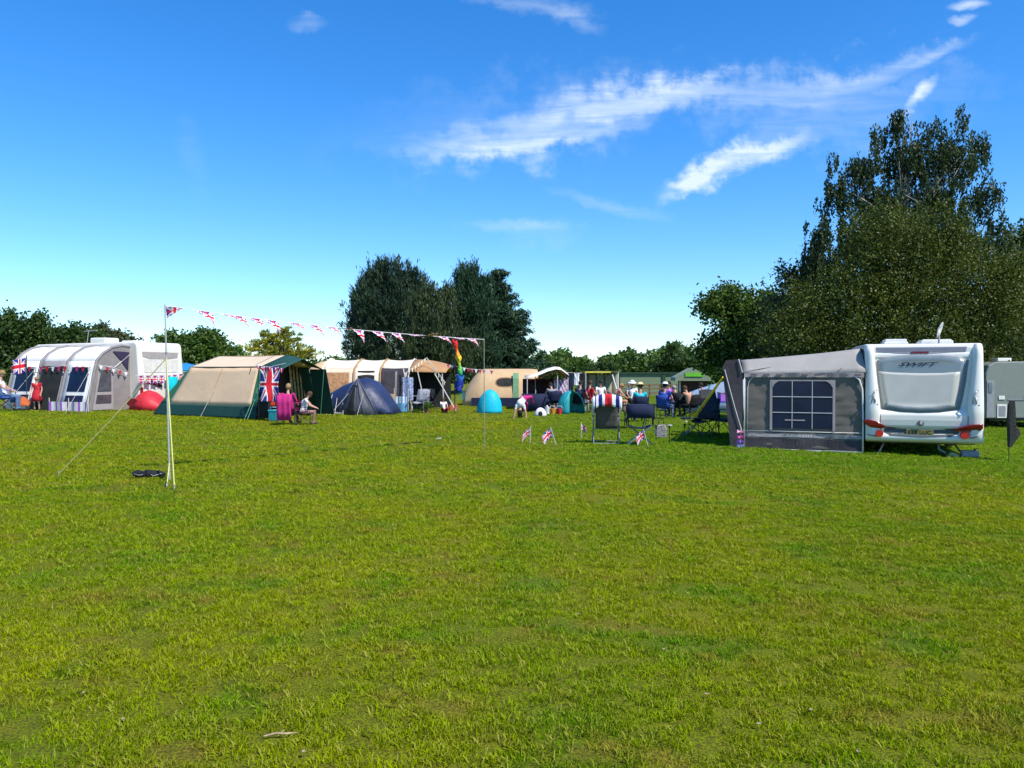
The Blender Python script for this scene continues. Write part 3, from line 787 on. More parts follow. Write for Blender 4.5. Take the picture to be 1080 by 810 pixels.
AWG = mat('awning_grey', (.140,.124,.104), .8, .06, 2.5, .15, 5)
AWR = mat('awning_roof_grey', (.32,.30,.27), .75, .06, 2, .25, 5)
AWD = mat('awning_charcoal', (.062,.052,.056), .8, .2, 2, .3, 6)
AWP = mat('awning_stripe', (.33,.29,.28), .8, .08, 3)
PIP = mat('white_piping', (.62,.62,.60), .5, .05)
NIGHT = mat('clear_plastic_dark', (.010,.015,.040), .25, .4, 1.5, spec=.3)
def big_awning():
    r = thing('awning', 'grey porch awning with a nine pane window beside the large white caravan', 'awning', (CK.x, CK.y, gz(6.8,17.8)-.02), CRZ)
    X0, X1, D = -2.63, -.03, 3.9
    wv = lambda x, z: .018*noise.noise(Vector((x*2.1, z*1.4, .5)))+.008*noise.noise(Vector((x*6, z*5, 2.5)))
    # near side panel
    mb = MB(); nx, nz_ = 40, 26
    top = lambda x: 1.79 + .03*math.sin((x-X0)/(X1-X0)*math.pi)
    mb.sheet([[(X0+(X1-X0)*i/nx, wv(X0+(X1-X0)*i/nx, j)*1.6, .02+(top(X0+(X1-X0)*i/nx)-.02)*j/nz_) for i in range(nx+1)] for j in range(nz_+1)])
    mb.build('side_panel', AWG, r, smooth=True, thick=.01)
    A = lambda cx, cy: (X0+(cx-240)/685*(X1-X0), (742-cy)/425*1.78)
    def band(name, x0, x1, z0, z1, y, m, th=.01):
        b = MB(); n = 40
        b.sheet([[(x0+(x1-x0)*i/n, wv(x0+(x1-x0)*i/n, q)*1.6-y, z) for i in range(n+1)] for q, z in ((0,z0),(6,z1))]); return b.build(name, m, r, thick=th)
    band('skirt', X0+.01, X1, .04, .28, .016, AWD); 
    bs = band('stripe', X0+.02, X1-.02, .315, .40, .018, AWP)
    t = text_mb('AIRDREAM', .58, .055, .1, .0, .012); o = t.build('lettering', PIP, bs); o.location = (X0+1.22, -.035, .357)
    band('hem', X0, X1, .0, .035, .02, PIP)
    # window
    W = MB(); w0, w1, z0, z1 = A(408,0)[0], A(752,0)[0], A(0,615)[1], A(0,352)[1]
    ar = lambda rr, a, b, c_, d, y: [(a,y,c_),(b,y,c_),(b,y,d-rr)]+[(b-rr+rr*math.cos(t_), y, d-rr+rr*math.sin(t_)) for t_ in (R(20),R(45),R(70))]+[(b-rr,y,d),(a+rr,y,d)]+[(a+rr-rr*math.sin(t_), y, d-rr+rr*math.cos(t_)) for t_ in (R(20),R(45),R(70))]+[(a,y,d-rr)]
    W.prism(ar(.14,w0,w1,z0,z1,-.035), (0,.012,0)); wo = W.build('window', NIGHT, r)
    fr = MB()
    for x in (w0-.03, w1+.03): fr.box((x,-.038,(z0+z1)/2-.02),(.055,.014,z1-z0+.06))
    fr.box(((w0+w1)/2,-.036,z1+.012),(w1-w0+.1,.014,.03))
    for s_, x in ((1, w0), (-1, w1)):
        fr.prism([(x-s_*.01,-.050,z1+.005),(x+s_*.17,-.050,z1+.005),(x+s_*.10,-.050,z1-.025),(x+s_*.045,-.050,z1-.07),(x+s_*.012,-.050,z1-.13),(x-s_*.01,-.050,z1-.17)], (0,.012,0))
    fr.build('window_frame', AWP, wo)
    gb = MB()
    for k in (1,2): gb.box((w0+(w1-w0)*k/3,-.042,(z0+z1)/2),(.012,.008,z1-z0))
    for k in (1,2): gb.box(((w0+w1)/2,-.045,z0+(z1-z0)*k/3),(w1-w0,.008,.014))
    gb.build('glazing_bars', PIP, wo)
    gb = MB(); gb.box((w0+(w1-w0)*.38,-.043,z0+.19),(.44,.006,.03)); gb.build('pale_bar', AWP, wo)  # pale bar low across the left panes
    # piping
    mb = MB(); mb.tube([(X0+.08,-.03,.30),(X0+.08,-.03,1.45),(X0+.11,-.03,1.62),(X0+.19,-.03,1.71),(X0+.3,-.03,1.745)], .009, 6)
    mb.tube([(X1-.02,-.04,.0),(X1-.02,-.04,.8),(X1-.04,-.04,1.45),(X1-.10,-.04,1.66),(X1-.2,-.035,1.75)], .02, 6)
    mb.tube([(X0+.02,-.03,.455),(X1-.04,-.03,.455)], .008, 6); mb.tube([(X0+.01,-.03,.04),(X0+.01,-.03,1.78)], .014, 6)
    mb.build('piping', PIP, r, smooth=True)
    # valance with dashes
    v = band('valance', X0, X1, 1.72, 1.83, .045, AWP)
    for k in range(9):
        mb = MB(); mb.box((X0+.22+k*.28,-.066,1.775),(.14,.010,.04)); mb.build('valance_dash', mat('dash_brown',(.16,.12,.12),.8), v)
    # roof: near hip rises to the main roof
    E = [(X0-.03,-.04,1.82),(X1+.02,-.04,1.84)]
    rail = lambda y: (X1+.03, y, 2.40)
    out_ = lambda y: (X0-.12, y, 2.13)
    mb = MB(); rows = []
    for j in range(9):
        t_ = j/8; y = -.04+.62*t_
        za = 1.82+(2.13-1.82)*math.sin(t_*math.pi/2); zb = 1.84+(2.36-1.84)*math.sin(t_*math.pi/2)**.9
        rows.append([(X0-.03-.09*t_+(X1-X0+.06)*i/16, y, za+(zb-za)*(i/16)**1.1-.03*math.sin(i/16*math.pi)*(1-t_)) for i in range(17)])
    for j in range(1,8):
        y = .58+(D-.58)*j/7
        rows.append([(X0-.12+(X1-X0+.15)*i/16, y, 2.13+(2.40-2.13)*(i/16)-.02*math.sin(i/16*math.pi)) for i in range(17)])
    mb.sheet(rows); rf = mb.build('roof', AWR, r, smooth=True, thick=.012)
    mb = MB(); mb.tube([(X0+.05,-.05,1.86),(X0+1.0,.25,2.03),(X0+1.9,.55,2.22),(X1,.9,2.36)], .008, 6); mb.tube([(X1-.55,-.045,1.865),(X1-.2,.3,2.12),(X1,.6,2.34)], .012, 6); mb.build('seam', AWG, rf)
    # outer front, leaning outwards
    mb = MB(); prof = [(X0-.02,0),(X0-.03,1.2),(X0-.04,1.80),(X0-.10,2.0),(X0-.16,2.14),(X0-.42,2.12),(X0-.50,1.95),(X0-.46,1.55),(X0-.30,0)]
    mb.prism([(x,-.02,z) for x, z in prof], (0,.05,0)); mb.sheet([[(x,y,z) for x, z in prof[3:]] for y in (-.02,.9,1.8,2.7,D)])
    mb.build('front_panel', AWD, r, thick=.012)
    mb = MB(); mb.tube([(X0-.13,-.05,2.15),(X0-.04,-.055,1.83)], .012, 6); mb.tube([(X0-.45,-.04,1.9),(X0-.2,-.05,.95),(X0-.05,-.05,.45)], .010, 6); mb.build('front_piping', PIP, r)
    mb = MB(); mb.sheet([[(x, D, z) for x in (X0, X1)] for z in (0, 2.2)]); mb.build('far_panel', AWG, r, thick=.01)
    # yellow storm straps of the awning
    c, s = math.cos(CRZ), math.sin(CRZ)
    for i, g0 in enumerate(((713,464),(722,457))):
        p = gp(*g0); d = p-Vector(r.location); l = Vector((d.x*c+d.y*s, -d.x*s+d.y*c, d.z))
        b = MB(); a = Vector((X0-.49, -.06+i*.3, 1.72+.0*i)); u = (l-a).normalized()
        b.tube([a, (a+l)*.5-Vector((0,0,.012)), l+Vector((0,0,.02))], .019-.006*i, 6)
        b.build('storm_strap', mat('strap_yellow', (.85,.60,.01), .6), r)
    return r
big_awning()

def second_caravan():
    d = 27; x0 = (1039-540)/F*d
    r = thing('caravan.001', 'shaded grey caravan partly cut off by the right edge', 'caravan', (x0+1.8, d, gz(16,d)), R(0))
    m = mat('caravan_grey_shade', (.20,.22,.19), .4, .05)  # the shade on the near side is put into this grey
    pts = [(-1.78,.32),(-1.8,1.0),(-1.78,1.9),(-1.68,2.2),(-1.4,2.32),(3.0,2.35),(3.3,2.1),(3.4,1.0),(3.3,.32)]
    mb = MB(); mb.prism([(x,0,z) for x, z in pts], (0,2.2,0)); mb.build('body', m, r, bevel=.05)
    mb = MB(); mb.box((-1.21,-.012,.58),(.34,.03,.48)); h = mb.build('locker_hatch', CRM, r, bevel=.01)
    mb = MB(); mb.box((-1.21,-.03,.58),(.24,.012,.36)); mb.build('hatch_panel', GRY, h)
    mb = MB(); mb.box((-1.22,-.012,1.05),(.22,.03,.13)); mb.build('vent_cover', CRM, r, bevel=.01)
    mb = MB(); mb.box((.6,-.012,.98),(3.2,.02,.03)); mb.build('side_trim', GRY, r)
    mb = MB(); mb.box((-1.62,-.012,1.0),(.26,.03,1.3)); dd = mb.build('door', mat('door_pale',(.26,.27,.27),.4), r, bevel=.01)
    mb = MB(); mb.box((-1.64,-.035,1.4),(.13,.02,.36)); mb.build('door_window', GLS, dd, bevel=.01)
    mb = MB(); mb.box((-.7,.9,2.40),(.5,.5,.12)); mb.build('roof_light', WHT, r, bevel=.02)
    mb = MB(); mb.tube([(1.3,.02,.3),(1.3,.22,.3)], .3, 24); w_ = mb.build('wheel', TYR, r, bevel=.02)
    mb = MB(); mb.box((.8,1.1,.28),(4.6,1.8,.1)); mb.build('chassis', DGR, r)
second_caravan()

def dark_post():
    p = gp(1064,486)
    r = thing('banner_stake', 'dark furled feather banner on a thin stake at the right edge', 'banner', p, R(15))
    mb = MB(); mb.tube([(0,0,0),(.0,0,1.28)], .009, 6); mb.build('stake', BLK, r)
    mb = MB(); pr = [(.0,1.28),(.10,1.27),(.13,1.1),(.16,.85),(.17,.72),(.24,.66),(.26,.55),(.18,.47),(.12,.40),(.05,.28),(-.02,.30),(-.03,.6),(-.04,.9),(-.05,1.2)]
    mb.prism([(x,-.03+.02*math.sin(z*9),z) for x, z in pr], (0,.05,0)); mb.build('banner_cloth', mat('banner_dark',(.02,.022,.02),.8,.3,6,.5,20), r, bevel=.008)
dark_post()
# ------------------------------------------------------------------ people
SKIN = mat('skin', (.50,.28,.19), .6, .06); 
def cmat(name, c): return mat('cloth_'+name, c, .85, .15, 9)
HAIRS = {'blond': (.30,.19,.08), 'brown': (.08,.04,.02), 'dark': (.02,.014,.01), 'grey': (.3,.28,.26)}
POSES = {
 'sit': dict(pel=(0,.02,.50), ch=(0,.10,.88), nk=(0,.10,1.08), hd=(0,.06,1.25), sh=(.19,.10,1.02), el=(.25,-.02,.80), wr=(.19,-.24,.70), hp=(.10,.0,.48), kn=(.13,-.42,.50), an=(.13,-.40,.09), to=(.14,-.58,.04)),
 'lean': dict(pel=(0,.02,.48), ch=(0,-.06,.84), nk=(0,-.14,1.00), hd=(0,-.22,1.14), sh=(.19,-.10,.96), el=(.24,-.26,.74), wr=(.14,-.44,.66), hp=(.10,.0,.46), kn=(.15,-.42,.50), an=(.13,-.36,.09), to=(.14,-.54,.04)),
 'stand': dict(pel=(0,0,.92), ch=(0,0,1.25), nk=(0,0,1.45), hd=(0,-.02,1.61), sh=(.19,0,1.39), el=(.24,.02,1.10), wr=(.24,-.12,.88), hp=(.10,0,.90), kn=(.11,-.03,.50), an=(.11,.02,.09), to=(.12,-.15,.04)),
 'floor': dict(pel=(0,.02,.14), ch=(0,.10,.50), nk=(0,.08,.70), hd=(0,.04,.87), sh=(.17,.08,.64), el=(.23,-.08,.44), wr=(.16,-.28,.34), hp=(.10,0,.13), kn=(.20,-.38,.30), an=(.05,-.58,.08), to=(.02,-.70,.05)),
}
def person(label, loc, rz, pose, shirt, legs, hair='brown', scale=1.0, hat=None, name='person', sleeves=False, group=None, dress=False, custom=None, longhair=False):
    root = thing(name, label, 'person', loc, rz, group, scale)
    P = {k: Vector(v) for k, v in (custom or POSES[pose]).items()}
    def both(k, s): 
        if k+('l' if s < 0 else 'r') in P: return P[k+('l' if s < 0 else 'r')]
        v = P[k]; return Vector((v.x*s, v.y, v.z))
    mb = MB(); segs = []
    def seg(a, b, ra, rb, kind):
        mb.tube([a, a.lerp(b,.35), b], [ra, ra*.6+rb*.4 if kind != 'legs' else ra*.7+rb*.35, rb], 10); mb.ball(a, ra, 10, 6); mb.ball(b, rb, 10, 6); segs.append((a, b, kind))
    pel, ch, nk, hd = P['pel'], P['ch'], P['nk'], P['hd']
    seg(pel, pel.lerp(ch,.5), .135, .12, 'shirt'); seg(pel.lerp(ch,.5), ch, .12, .145, 'shirt')
    up = (hd-nk).normalized()
    seg(ch.lerp(nk,.6), nk+up*.04, .062, .05, 'skin')
    for s in (-1, 1):
        sh, el, wr = both('sh', s), both('el', s), both('wr', s)
        seg(ch+(sh-ch)*.3, sh, .09, .062, 'shirt'); seg(sh, el, .052, .040, 'shirt' if sleeves else 'arm'); seg(el, wr, .038, .026, 'skin')
        hd_ = (wr-el).normalized(); seg(wr, wr+hd_*.06, .026, .032, 'skin')
        hp, kn, an, to = both('hp', s), both('kn', s), both('an', s), both('to', s)
        seg(hp, kn, .088, .056, 'legs'); seg(kn, an, .054, .036, 'legs' if not dress else 'skin'); seg(an, to, .042, .032, 'shoe')
    M_ = (hd-nk).to_track_quat('Z','Y').to_matrix()
    hc = hd+up*.02
    mb.ball(hc, (.078,.095,.112), 14, 10, M=M_); segs.append((hc-up*.02, hc+up*.06, 'head'))
    fw = (M_@Vector((0,-1,0))); 
    if fw.dot(Vector((0,-1,0))) < 0 and pose != 'hand': fw = -fw
    mb.ball(hc+fw*.095-up*.01, (.014,.02,.022), 8, 6)
    sd = up.cross(fw)
    for s in (-1,1): mb.ball(hc+sd*.078*s, (.014,.022,.03), 8, 6)
    me = bpy.data.meshes.new('raw'); me.from_pydata([tuple(v) for v in mb.v], [], mb.f)
    o = bpy.data.objects.new('raw', me); COL.objects.link(o)
    md = o.modifiers.new('r', 'REMESH'); md.mode = 'VOXEL'; md.voxel_size = .02; md.use_smooth_shade = True
    dg = bpy.context.evaluated_depsgraph_get(); dg.update()
    m2 = bpy.data.meshes.new_from_object(o.evaluated_get(dg)); bpy.data.objects.remove(o)
    # five fingers and a thumb on each hand, rooted in the palm
    vs = [v.co[:] for v in m2.vertices]; fs = [list(p.vertices) for p in m2.polygons]
    fb = MB()
    for s in (-1,1):
        wr, el = both('wr', s), both('el', s); d = (wr-el).normalized(); a = d.orthogonal().normalized() if abs(d.z) > .9 else d.cross(Vector((0,0,1))).normalized(); b = d.cross(a)
        for k, L_ in enumerate((.07,.08,.075,.06)):
            r0 = wr+d*.07+a*(.026-.017*k); fb.tube([r0, r0+d*L_*.5+b*.006, r0+d*L_+b*.026], [.0095,.0085,.006], 5)
        r0 = wr+d*.03+a*.03; fb.tube([r0, r0+d*.03+a*.03, r0+d*.06+a*.034], [.011,.01,.007], 5)
    k = len(vs); vs += fb.v; fs += [[i+k for i in f] for f in fb.f]
    me = bpy.data.meshes.new('body'); me.from_pydata(vs, [], fs)
    mats = {'skin': SKIN, 'shirt': shirt, 'legs': legs, 'shoe': BLK}
    order = ['skin','shirt','legs','shoe']
    for k_ in order: me.materials.append(mats[k_])
    mi = []; nraw = len(m2.polygons)
    for i, f in enumerate(fs):
        if i >= nraw: mi.append(0); continue
        c = Vector((0,0,0))
        for q in f: c += Vector(vs[q])
        c /= len(f); best = 9; kd = 'skin'
        for a, b, kk in segs:
            ab = b-a; t = max(0, min(1, (c-a).dot(ab)/max(1e-9, ab.length_squared))); d = (c-(a+ab*t)).length
            if kk in ('shirt','legs'): d -= .03
            if d < best:
                best = d; kd = kk
                if kk == 'arm': kd = 'shirt' if t < .45 else 'skin'
                if kk == 'head': kd = 'skin'
        mi.append(order.index(kd))
    me.polygons.foreach_set('material_index', mi); me.polygons.foreach_set('use_smooth', [True]*len(fs)); me.update()
    bo = bpy.data.objects.new('body', me); COL.objects.link(bo); bo.parent = root
    hm = mat('hair_'+hair, HAIRS[hair], .7, .3, 30, .4, 60)
    h = MB(); rows = []
    for j in range(7):
        ph = math.pi*.53*j/6+.001; row = []
        for i in range(14):
            th = 2*math.pi*i/14; low = 1.0+.35*max(0, math.cos(th))  # lower at the back
            p_ = ph*low if ph*low < 2.4 else 2.4
            q = sd*math.sin(th)*.086*math.sin(p_) - fw*math.cos(th)*.103*math.sin(p_) + up*.122*math.cos(p_)
            row.append(hc+up*.008+q)
        rows.append(row)
    h.sheet(rows, close=True)
    if longhair:
        back = -fw
        h.sheet([[hc+back*(.06+.04*math.sin(a/5*math.pi))+sd*(-.08+.16*a/5)-up*(.02+.07*j) if pose != 'hand' else hc+back*.05*math.sin(a/5*math.pi)+sd*(-.08+.16*a/5)-Vector((0,0,1))*(.02+.04*j) for a in range(6)] for j in range(5)])
    h.build('hair', hm, root, smooth=True, thick=.012)
    # eyes and mouth
    e = MB()
    for s in (-1,1): e.ball(hc+fw*.086+sd*.03*s+up*.012, .011, 8, 5)
    e.build('eyes', BLK, root)
    if hat:
        hb = MB(); n = 18
        rows = [[hc+up*zz+ (fw*math.cos(a*2*math.pi/n)*rr_+sd*math.sin(a*2*math.pi/n)*rr_) for a in range(n)] for rr_, zz in ((.19,.045),(.17,.055),(.105,.065),(.10,.12),(.07,.15),(.005,.155))]
        hb.sheet(rows, close=True); hb.build('hat', hat, root, smooth=True, thick=.006)
    if dress:
        db = MB(); n = 18
        rows = []
        for rr_, t in ((.15,1.0),(.14,.6),(.17,.25),(.2,0),(.23,-.35),(.26,-.75)):
            c = pel.lerp(ch, t) if t >= 0 else pel+Vector((0,0,t*.55))
            rows.append([c+Vector((math.cos(a*2*math.pi/n)*rr_, math.sin(a*2*math.pi/n)*rr_*.8, 0)) for a in range(n)])
        db.sheet(rows, close=True); db.build('dress', shirt, root, smooth=True, thick=.01)
    return root

# ------------------------------------------------------------------ camp furniture
FRM = mat('chair_frame_dark', (.03,.03,.035), .4, .1)
FRS = mat('chair_frame_grey', (.30,.30,.31), .35, .1, metal=.4)
def camp_chair(label, loc, rz, cloth, frame=None, group='folding camp chairs', scale=1.0, high=0.0, name='camp_chair'):
    r = thing(name, label, 'chair', loc, rz, group, scale); fm = frame or FRM
    mb = MB(); mb.sheet([[(x*.24, y, .43-.05*(1-x*x)-.02*(y<-.1)) for x in (-1,-.5,0,.5,1)] for y in (-.25,-.05,.15,.22)]); mb.build('seat', cloth, r, smooth=True, thick=.012)
    mb = MB(); T = .90+high
    mb.sheet([[(x*.25, .22+(z-.42)*.28+.05*(1-x*x), z+.03*(1-x*x)*(z>.8)) for x in (-1,-.5,0,.5,1)] for z in (.42,.55,.72,T)]); mb.build('backrest', cloth, r, smooth=True, thick=.014)
    for s in (-1,1):
        mb = MB(); mb.tube([(s*.27,-.27,.02),(s*.25,.22,.42)], .011, 6); mb.build('leg', fm, r)
        mb = MB(); mb.tube([(s*.27,.27,.02),(-s*.25,-.25,.42)], .009, 6); mb.build('cross_leg', fm, r)
        mb = MB(); mb.tube([(s*.26,.20,.40),(s*.26,.24+(T-.42)*.28,T+.02)], .011, 6); mb.build('back_post', fm, r)
        mb = MB(); mb.tube([(s*.27,-.25,.02),(s*.27,-.25,.64)], .010, 6); mb.build('arm_post', fm, r)
        mb = MB(); mb.tube([(s*.27,.27,.02),(s*.27,.25,.66)], .010, 6); mb.build('arm_post', fm, r)
        mb = MB(); mb.box((s*.275,.0,.655),(.055,.52,.018)); mb.build('armrest', cloth, r, bevel=.005)
    return r
PEN = 0
def pennant_on(parent, a, b, size, down=Vector((0,0,-1)), kind='jack', name='pennant', col=None, swing=0, nseg=12):
    """triangular flag hung from a to b"""
    a = Vector(a); b = Vector(b); d = (b-a); nrm = d.cross(down).normalized(); mb = MB()
    def fn(u, v):
        w = max(0, 1-v); uu = .5+(u-.5)*w
        return a + d*uu + (down*size*v) + nrm*(swing*v*v + .02*math.sin(uu*7+v*4)*v)
    if kind == 'jack': flag_grid(mb, fn, nseg, nseg); return mb.build(name, FB(), parent, thick=.003)
    mb.sheet([[fn(i/3, j/3*.999) for i in range(4)] for j in range(4)])
    return mb.build(name, col, parent, thick=.003)

# ------------------------------------------------------------------ the two poles and the flag line
def flag_line():
    P1 = gp(179,507); P2 = gp(511,472)
    H1 = hz(322, P1.y); H2 = hz(358, P2.y)
    T1 = Vector(((174.5-540)/F*P1.y, P1.y, H1)); T2 = Vector(((510.5-540)/F*P2.y, P2.y, H2))
    pm = mat('pole_grey', (.42,.44,.42), .4, .1, 5, metal=.3); rope = mat('guy_rope_yellow', (.62,.58,.22), .7, .1)
    r = thing('flag_pole', 'nearest thin grey pole holding the left end of the flag line', 'pole', P1, 0, 'poles of the flag line')
    t = T1-P1; mb = MB()
    mb.tube([(0,0,0), t*.5], .014, 8); mb.tube([t*.5, t*1.005], .011, 8); mb.build('shaft', pm, r)
    mb = MB(); mb.tube([t*.5-Vector((0,0,.05)), t*.5+Vector((0,0,.05))], .02, 8); mb.build('clamp', GRY, r); mb = MB(); mb.tube([t*.72,t*.72+Vector((0,0,.04))], .017, 8); mb.build('clamp', GRY, r)
    for i, (g, fr) in enumerate((((62,502),.70),((184,517),.70),((176,515),.1))):
        q = gp(*g)-P1; mb = MB(); mb.tube([t*fr, (t*fr+q)*.5-Vector((0,0,.02 if i==0 else 0)), q+Vector((0,0,.03))], .0075, 5); g_ = mb.build('guy_rope', rope, r)
        mb = MB(); mb.tube([q+Vector((0,0,-.03)), q+Vector((-.01,.0,.07))], .006, 6); mb.tube([q+Vector((-.01,0,.07)), q+Vector((.03,0,.055))], .005, 5); mb.build('tent_peg', STL, g_)
    r2 = thing('flag_pole.001', 'farther thin pole holding the right end of the flag line', 'pole', P2, 0, 'poles of the flag line')
    t2 = T2-P2; mb = MB(); mb.tube([(0,0,0), t2*1.005], .009, 8); mb.build('shaft', mat('pole_olive', (.24,.25,.17), .6, .1), r2)
    mb = MB(); mb.tube([t2*.5-Vector((0,0,.04)), t2*.5+Vector((0,0,.04))], .017, 8); mb.build('clamp', GRY, r2)
    b = thing('flag_bunting', 'line of union flag pennants blowing between two thin poles', 'bunting', T1)
    cord = []; sag = .09
    def pt(s): 
        q = T1.lerp(T2, s)-T1; q.z -= sag*4*s*(1-s)*(.6+.4*(1-s)); return q
    mb = MB(); mb.tube([pt(i/40) for i in range(41)], .0065, 5); mb.build('cord', mat('cord_white',(.7,.7,.68),.7), b)
    rr = random.Random(11)
    pxs = [180,206,232,243,262,279,303,324,343,358,372,392,412,430,446,462,478,492]
    ax = (T1.x, T1.y); 
    for i, px in enumerate(pxs):
        # find the place on the line seen at that column
        k = (px-540)/F; dx, dy = T2.x-T1.x, T2.y-T1.y
        s = (k*T1.y - T1.x)/(dx - k*dy); s = max(.004, min(.97, s))
        L_ = rr.uniform(.26,.32)/ (T2-T1).length
        a, e = pt(s), pt(min(.995, s+L_))
        # the wind lifts the pennants away to the right, some flip over the cord
        blow = rr.uniform(.5,1.2); dn = Vector((blow*.9, -.25*blow, -rr.uniform(.15,.8))).normalized()
        if i in (9, 14): dn = Vector((.9,-.5,.05)).normalized()
        if i == 0: a, e = Vector((0.01,0,-.02)), Vector((0.02,.02,-.19)); dn = Vector((1,-.1,.25)).normalized()
        pennant_on(b, a, e, rr.uniform(.24,.30), dn, swing=rr.uniform(-.06,.06))
flag_line()

def ground_bag():
    p = gp(157,504); r = thing('pole_bag', 'crumpled black pole bag lying on the grass by the nearest pole', 'bag', p, R(4))
    mb = MB(); n = 14; pts = []; rs_ = []
    for i in range(n+1):
        t = i/n; x = -.24+.48*t; pts.append((x, .03*math.sin(t*9), .055+.012*math.sin(t*13))); rs_.append(.012+ .052*math.sin(math.pi*min(1,max(0.02,t)))**.4*(1+.18*math.sin(t*17)))
    mb.tube(pts, rs_, 12); o = mb.build('bag_cloth', mat('bag_black',(.012,.012,.014),.7,.3,20,.8,25), r, smooth=True)
    mb = MB(); mb.tube([(-.2,-.05,.07),(-.1,-.09,.05),(.02,-.06,.08),(.1,-.085,.04),(.2,-.04,.07)], .008, 5); mb.build('strap', GRY, r, smooth=True)
ground_bag()

def stick_flag(label, px, py, w, h, tilt, wave, name='hand_flag', flip=1, d=None):
    p = gp(px, py); r = thing(name, label, 'flag', p, R(rnd.uniform(-12,12)), 'small union flags stuck in the grass')
    H = .40; top = Vector((tilt*H, 0, H)); mb = MB(); mb.tube([(0,0,-.02), top], .006, 6); mb.ball(top, .011, 8, 5); mb.build('stick', mat('stick_white',(.65,.63,.58),.6), r)
    mb = MB(); u0 = top.normalized()
    def fn(u, v):
        b_ = top - u0*(.03+h*(1-v)); 
        return b_ + Vector((flip*u*w*.75, wave*math.sin(u*4.5+v)*u, -u*u*w*.65)) 
    flag_grid(mb, fn, 30, 16); mb.build('flag_cloth', FB(), r, thick=.003)
    return r
stick_flag('leftmost small union flag stuck in the grass near the camp chairs', 559, 468, .26, .17, .04, .05, flip=-1)
stick_flag('second small union flag from the left, darker and drooping', 587, 469, .30, .20, -.35, .06, flip=-1)
stick_flag('small union flag hanging limp beside the towel covered chair', 613, 462, .17, .16, .0, .05)
stick_flag('small union flag leaning against the low black chair', 684, 471, .26, .19, -.3, .06, flip=-1)

# ------------------------------------------------------------------ right-centre seating
def recliner():
    p = gp(639,467); r = thing('reclining_chair', 'grey high backed reclining chair seen from behind, striped towel over its top', 'chair', p, R(180-4))
    # seen from behind: local -y is where the sitter faces
    pad = mat('padded_grey', (.085,.075,.065), .75, .15, 6, .3, 14)
    mb = MB(); N_ = 10
    mb.sheet([[(x*.26, .20+(z-.4)*.32+.03*(1-x*x), z) for x in [i/4 for i in range(-4,5)]] for z in [.38+.78*k/N_ for k in range(N_+1)]]); mb.build('backrest', pad, r, smooth=True, thick=.045)
    mb = MB(); mb.box((0,-.05,.43),(.50,.52,.05)); mb.build('seat', pad, r, bevel=.02)
    for s in (-1,1):
        mb = MB(); mb.tube([(s*.31,.22,.30),(s*.31,.26,.5),(s*.31,.44,1.15)], .014, 8); mb.build('side_frame', FRS, r, smooth=True)
        mb = MB(); mb.box((s*.31,0,.66),(.055,.5,.025)); mb.build('armrest', BLK, r, bevel=.008)
        mb = MB(); mb.tube([(s*.31,.34,.01),(s*.31,-.20,.60)], .014, 8); mb.build('leg', FRS, r)
        mb = MB(); mb.tube([(s*.31,-.34,.01),(s*.31,.16,.60)], .014, 8); mb.build('leg', FRM, r)
    for y, z in ((.34,.015),(-.34,.015),(.2,.36)):
        mb = MB(); mb.tube([(-.31,y,z),(.31,y,z)], .013, 8); mb.build('crossbar', FRS, r)
    # towel: a thing of its own
    t = thing('beach_towel', 'red white and blue striped towel draped over the tall grey chair', 'towel', p, R(180-4))
    mb = MB(); w = .35
    sec = [(.30,.82),(.355,.95),(.42,1.12),(.475,1.20),(.53,1.215),(.565,1.19),(.568,1.10),(.55,1.0),(.54,.93)]
    rows = []
    for k, (y, z) in enumerate(sec):
        rows.append([(w*(i/24*2-1), y+.012*math.sin(i*.9+k)*(k>4), z-.03*abs(i/24*2-1)**2*3+.008*math.sin(i*1.7)) for i in range(25)])
    mb.sheet(rows)
    nv = 24
    stripes = [0,0,1,1,2,2,1,1,0,0,1,2,2,2,2,1,1,0,0,1,1,0,0,2]
    stripes = [1,1,0,0,0,1,1,1,2,2,2,2,2,2,1,1,0,0,0,1,1,0,1,1]
    mb.m = [stripes[i%24] for i in range(len(mb.f))]
    mb.build('towel_cloth', FB(), t, smooth=True, thick=.014)
recliner()
NAV = cmat('navy', (.012,.018,.05)); BLKC = cmat('black', (.012,.012,.014)); 
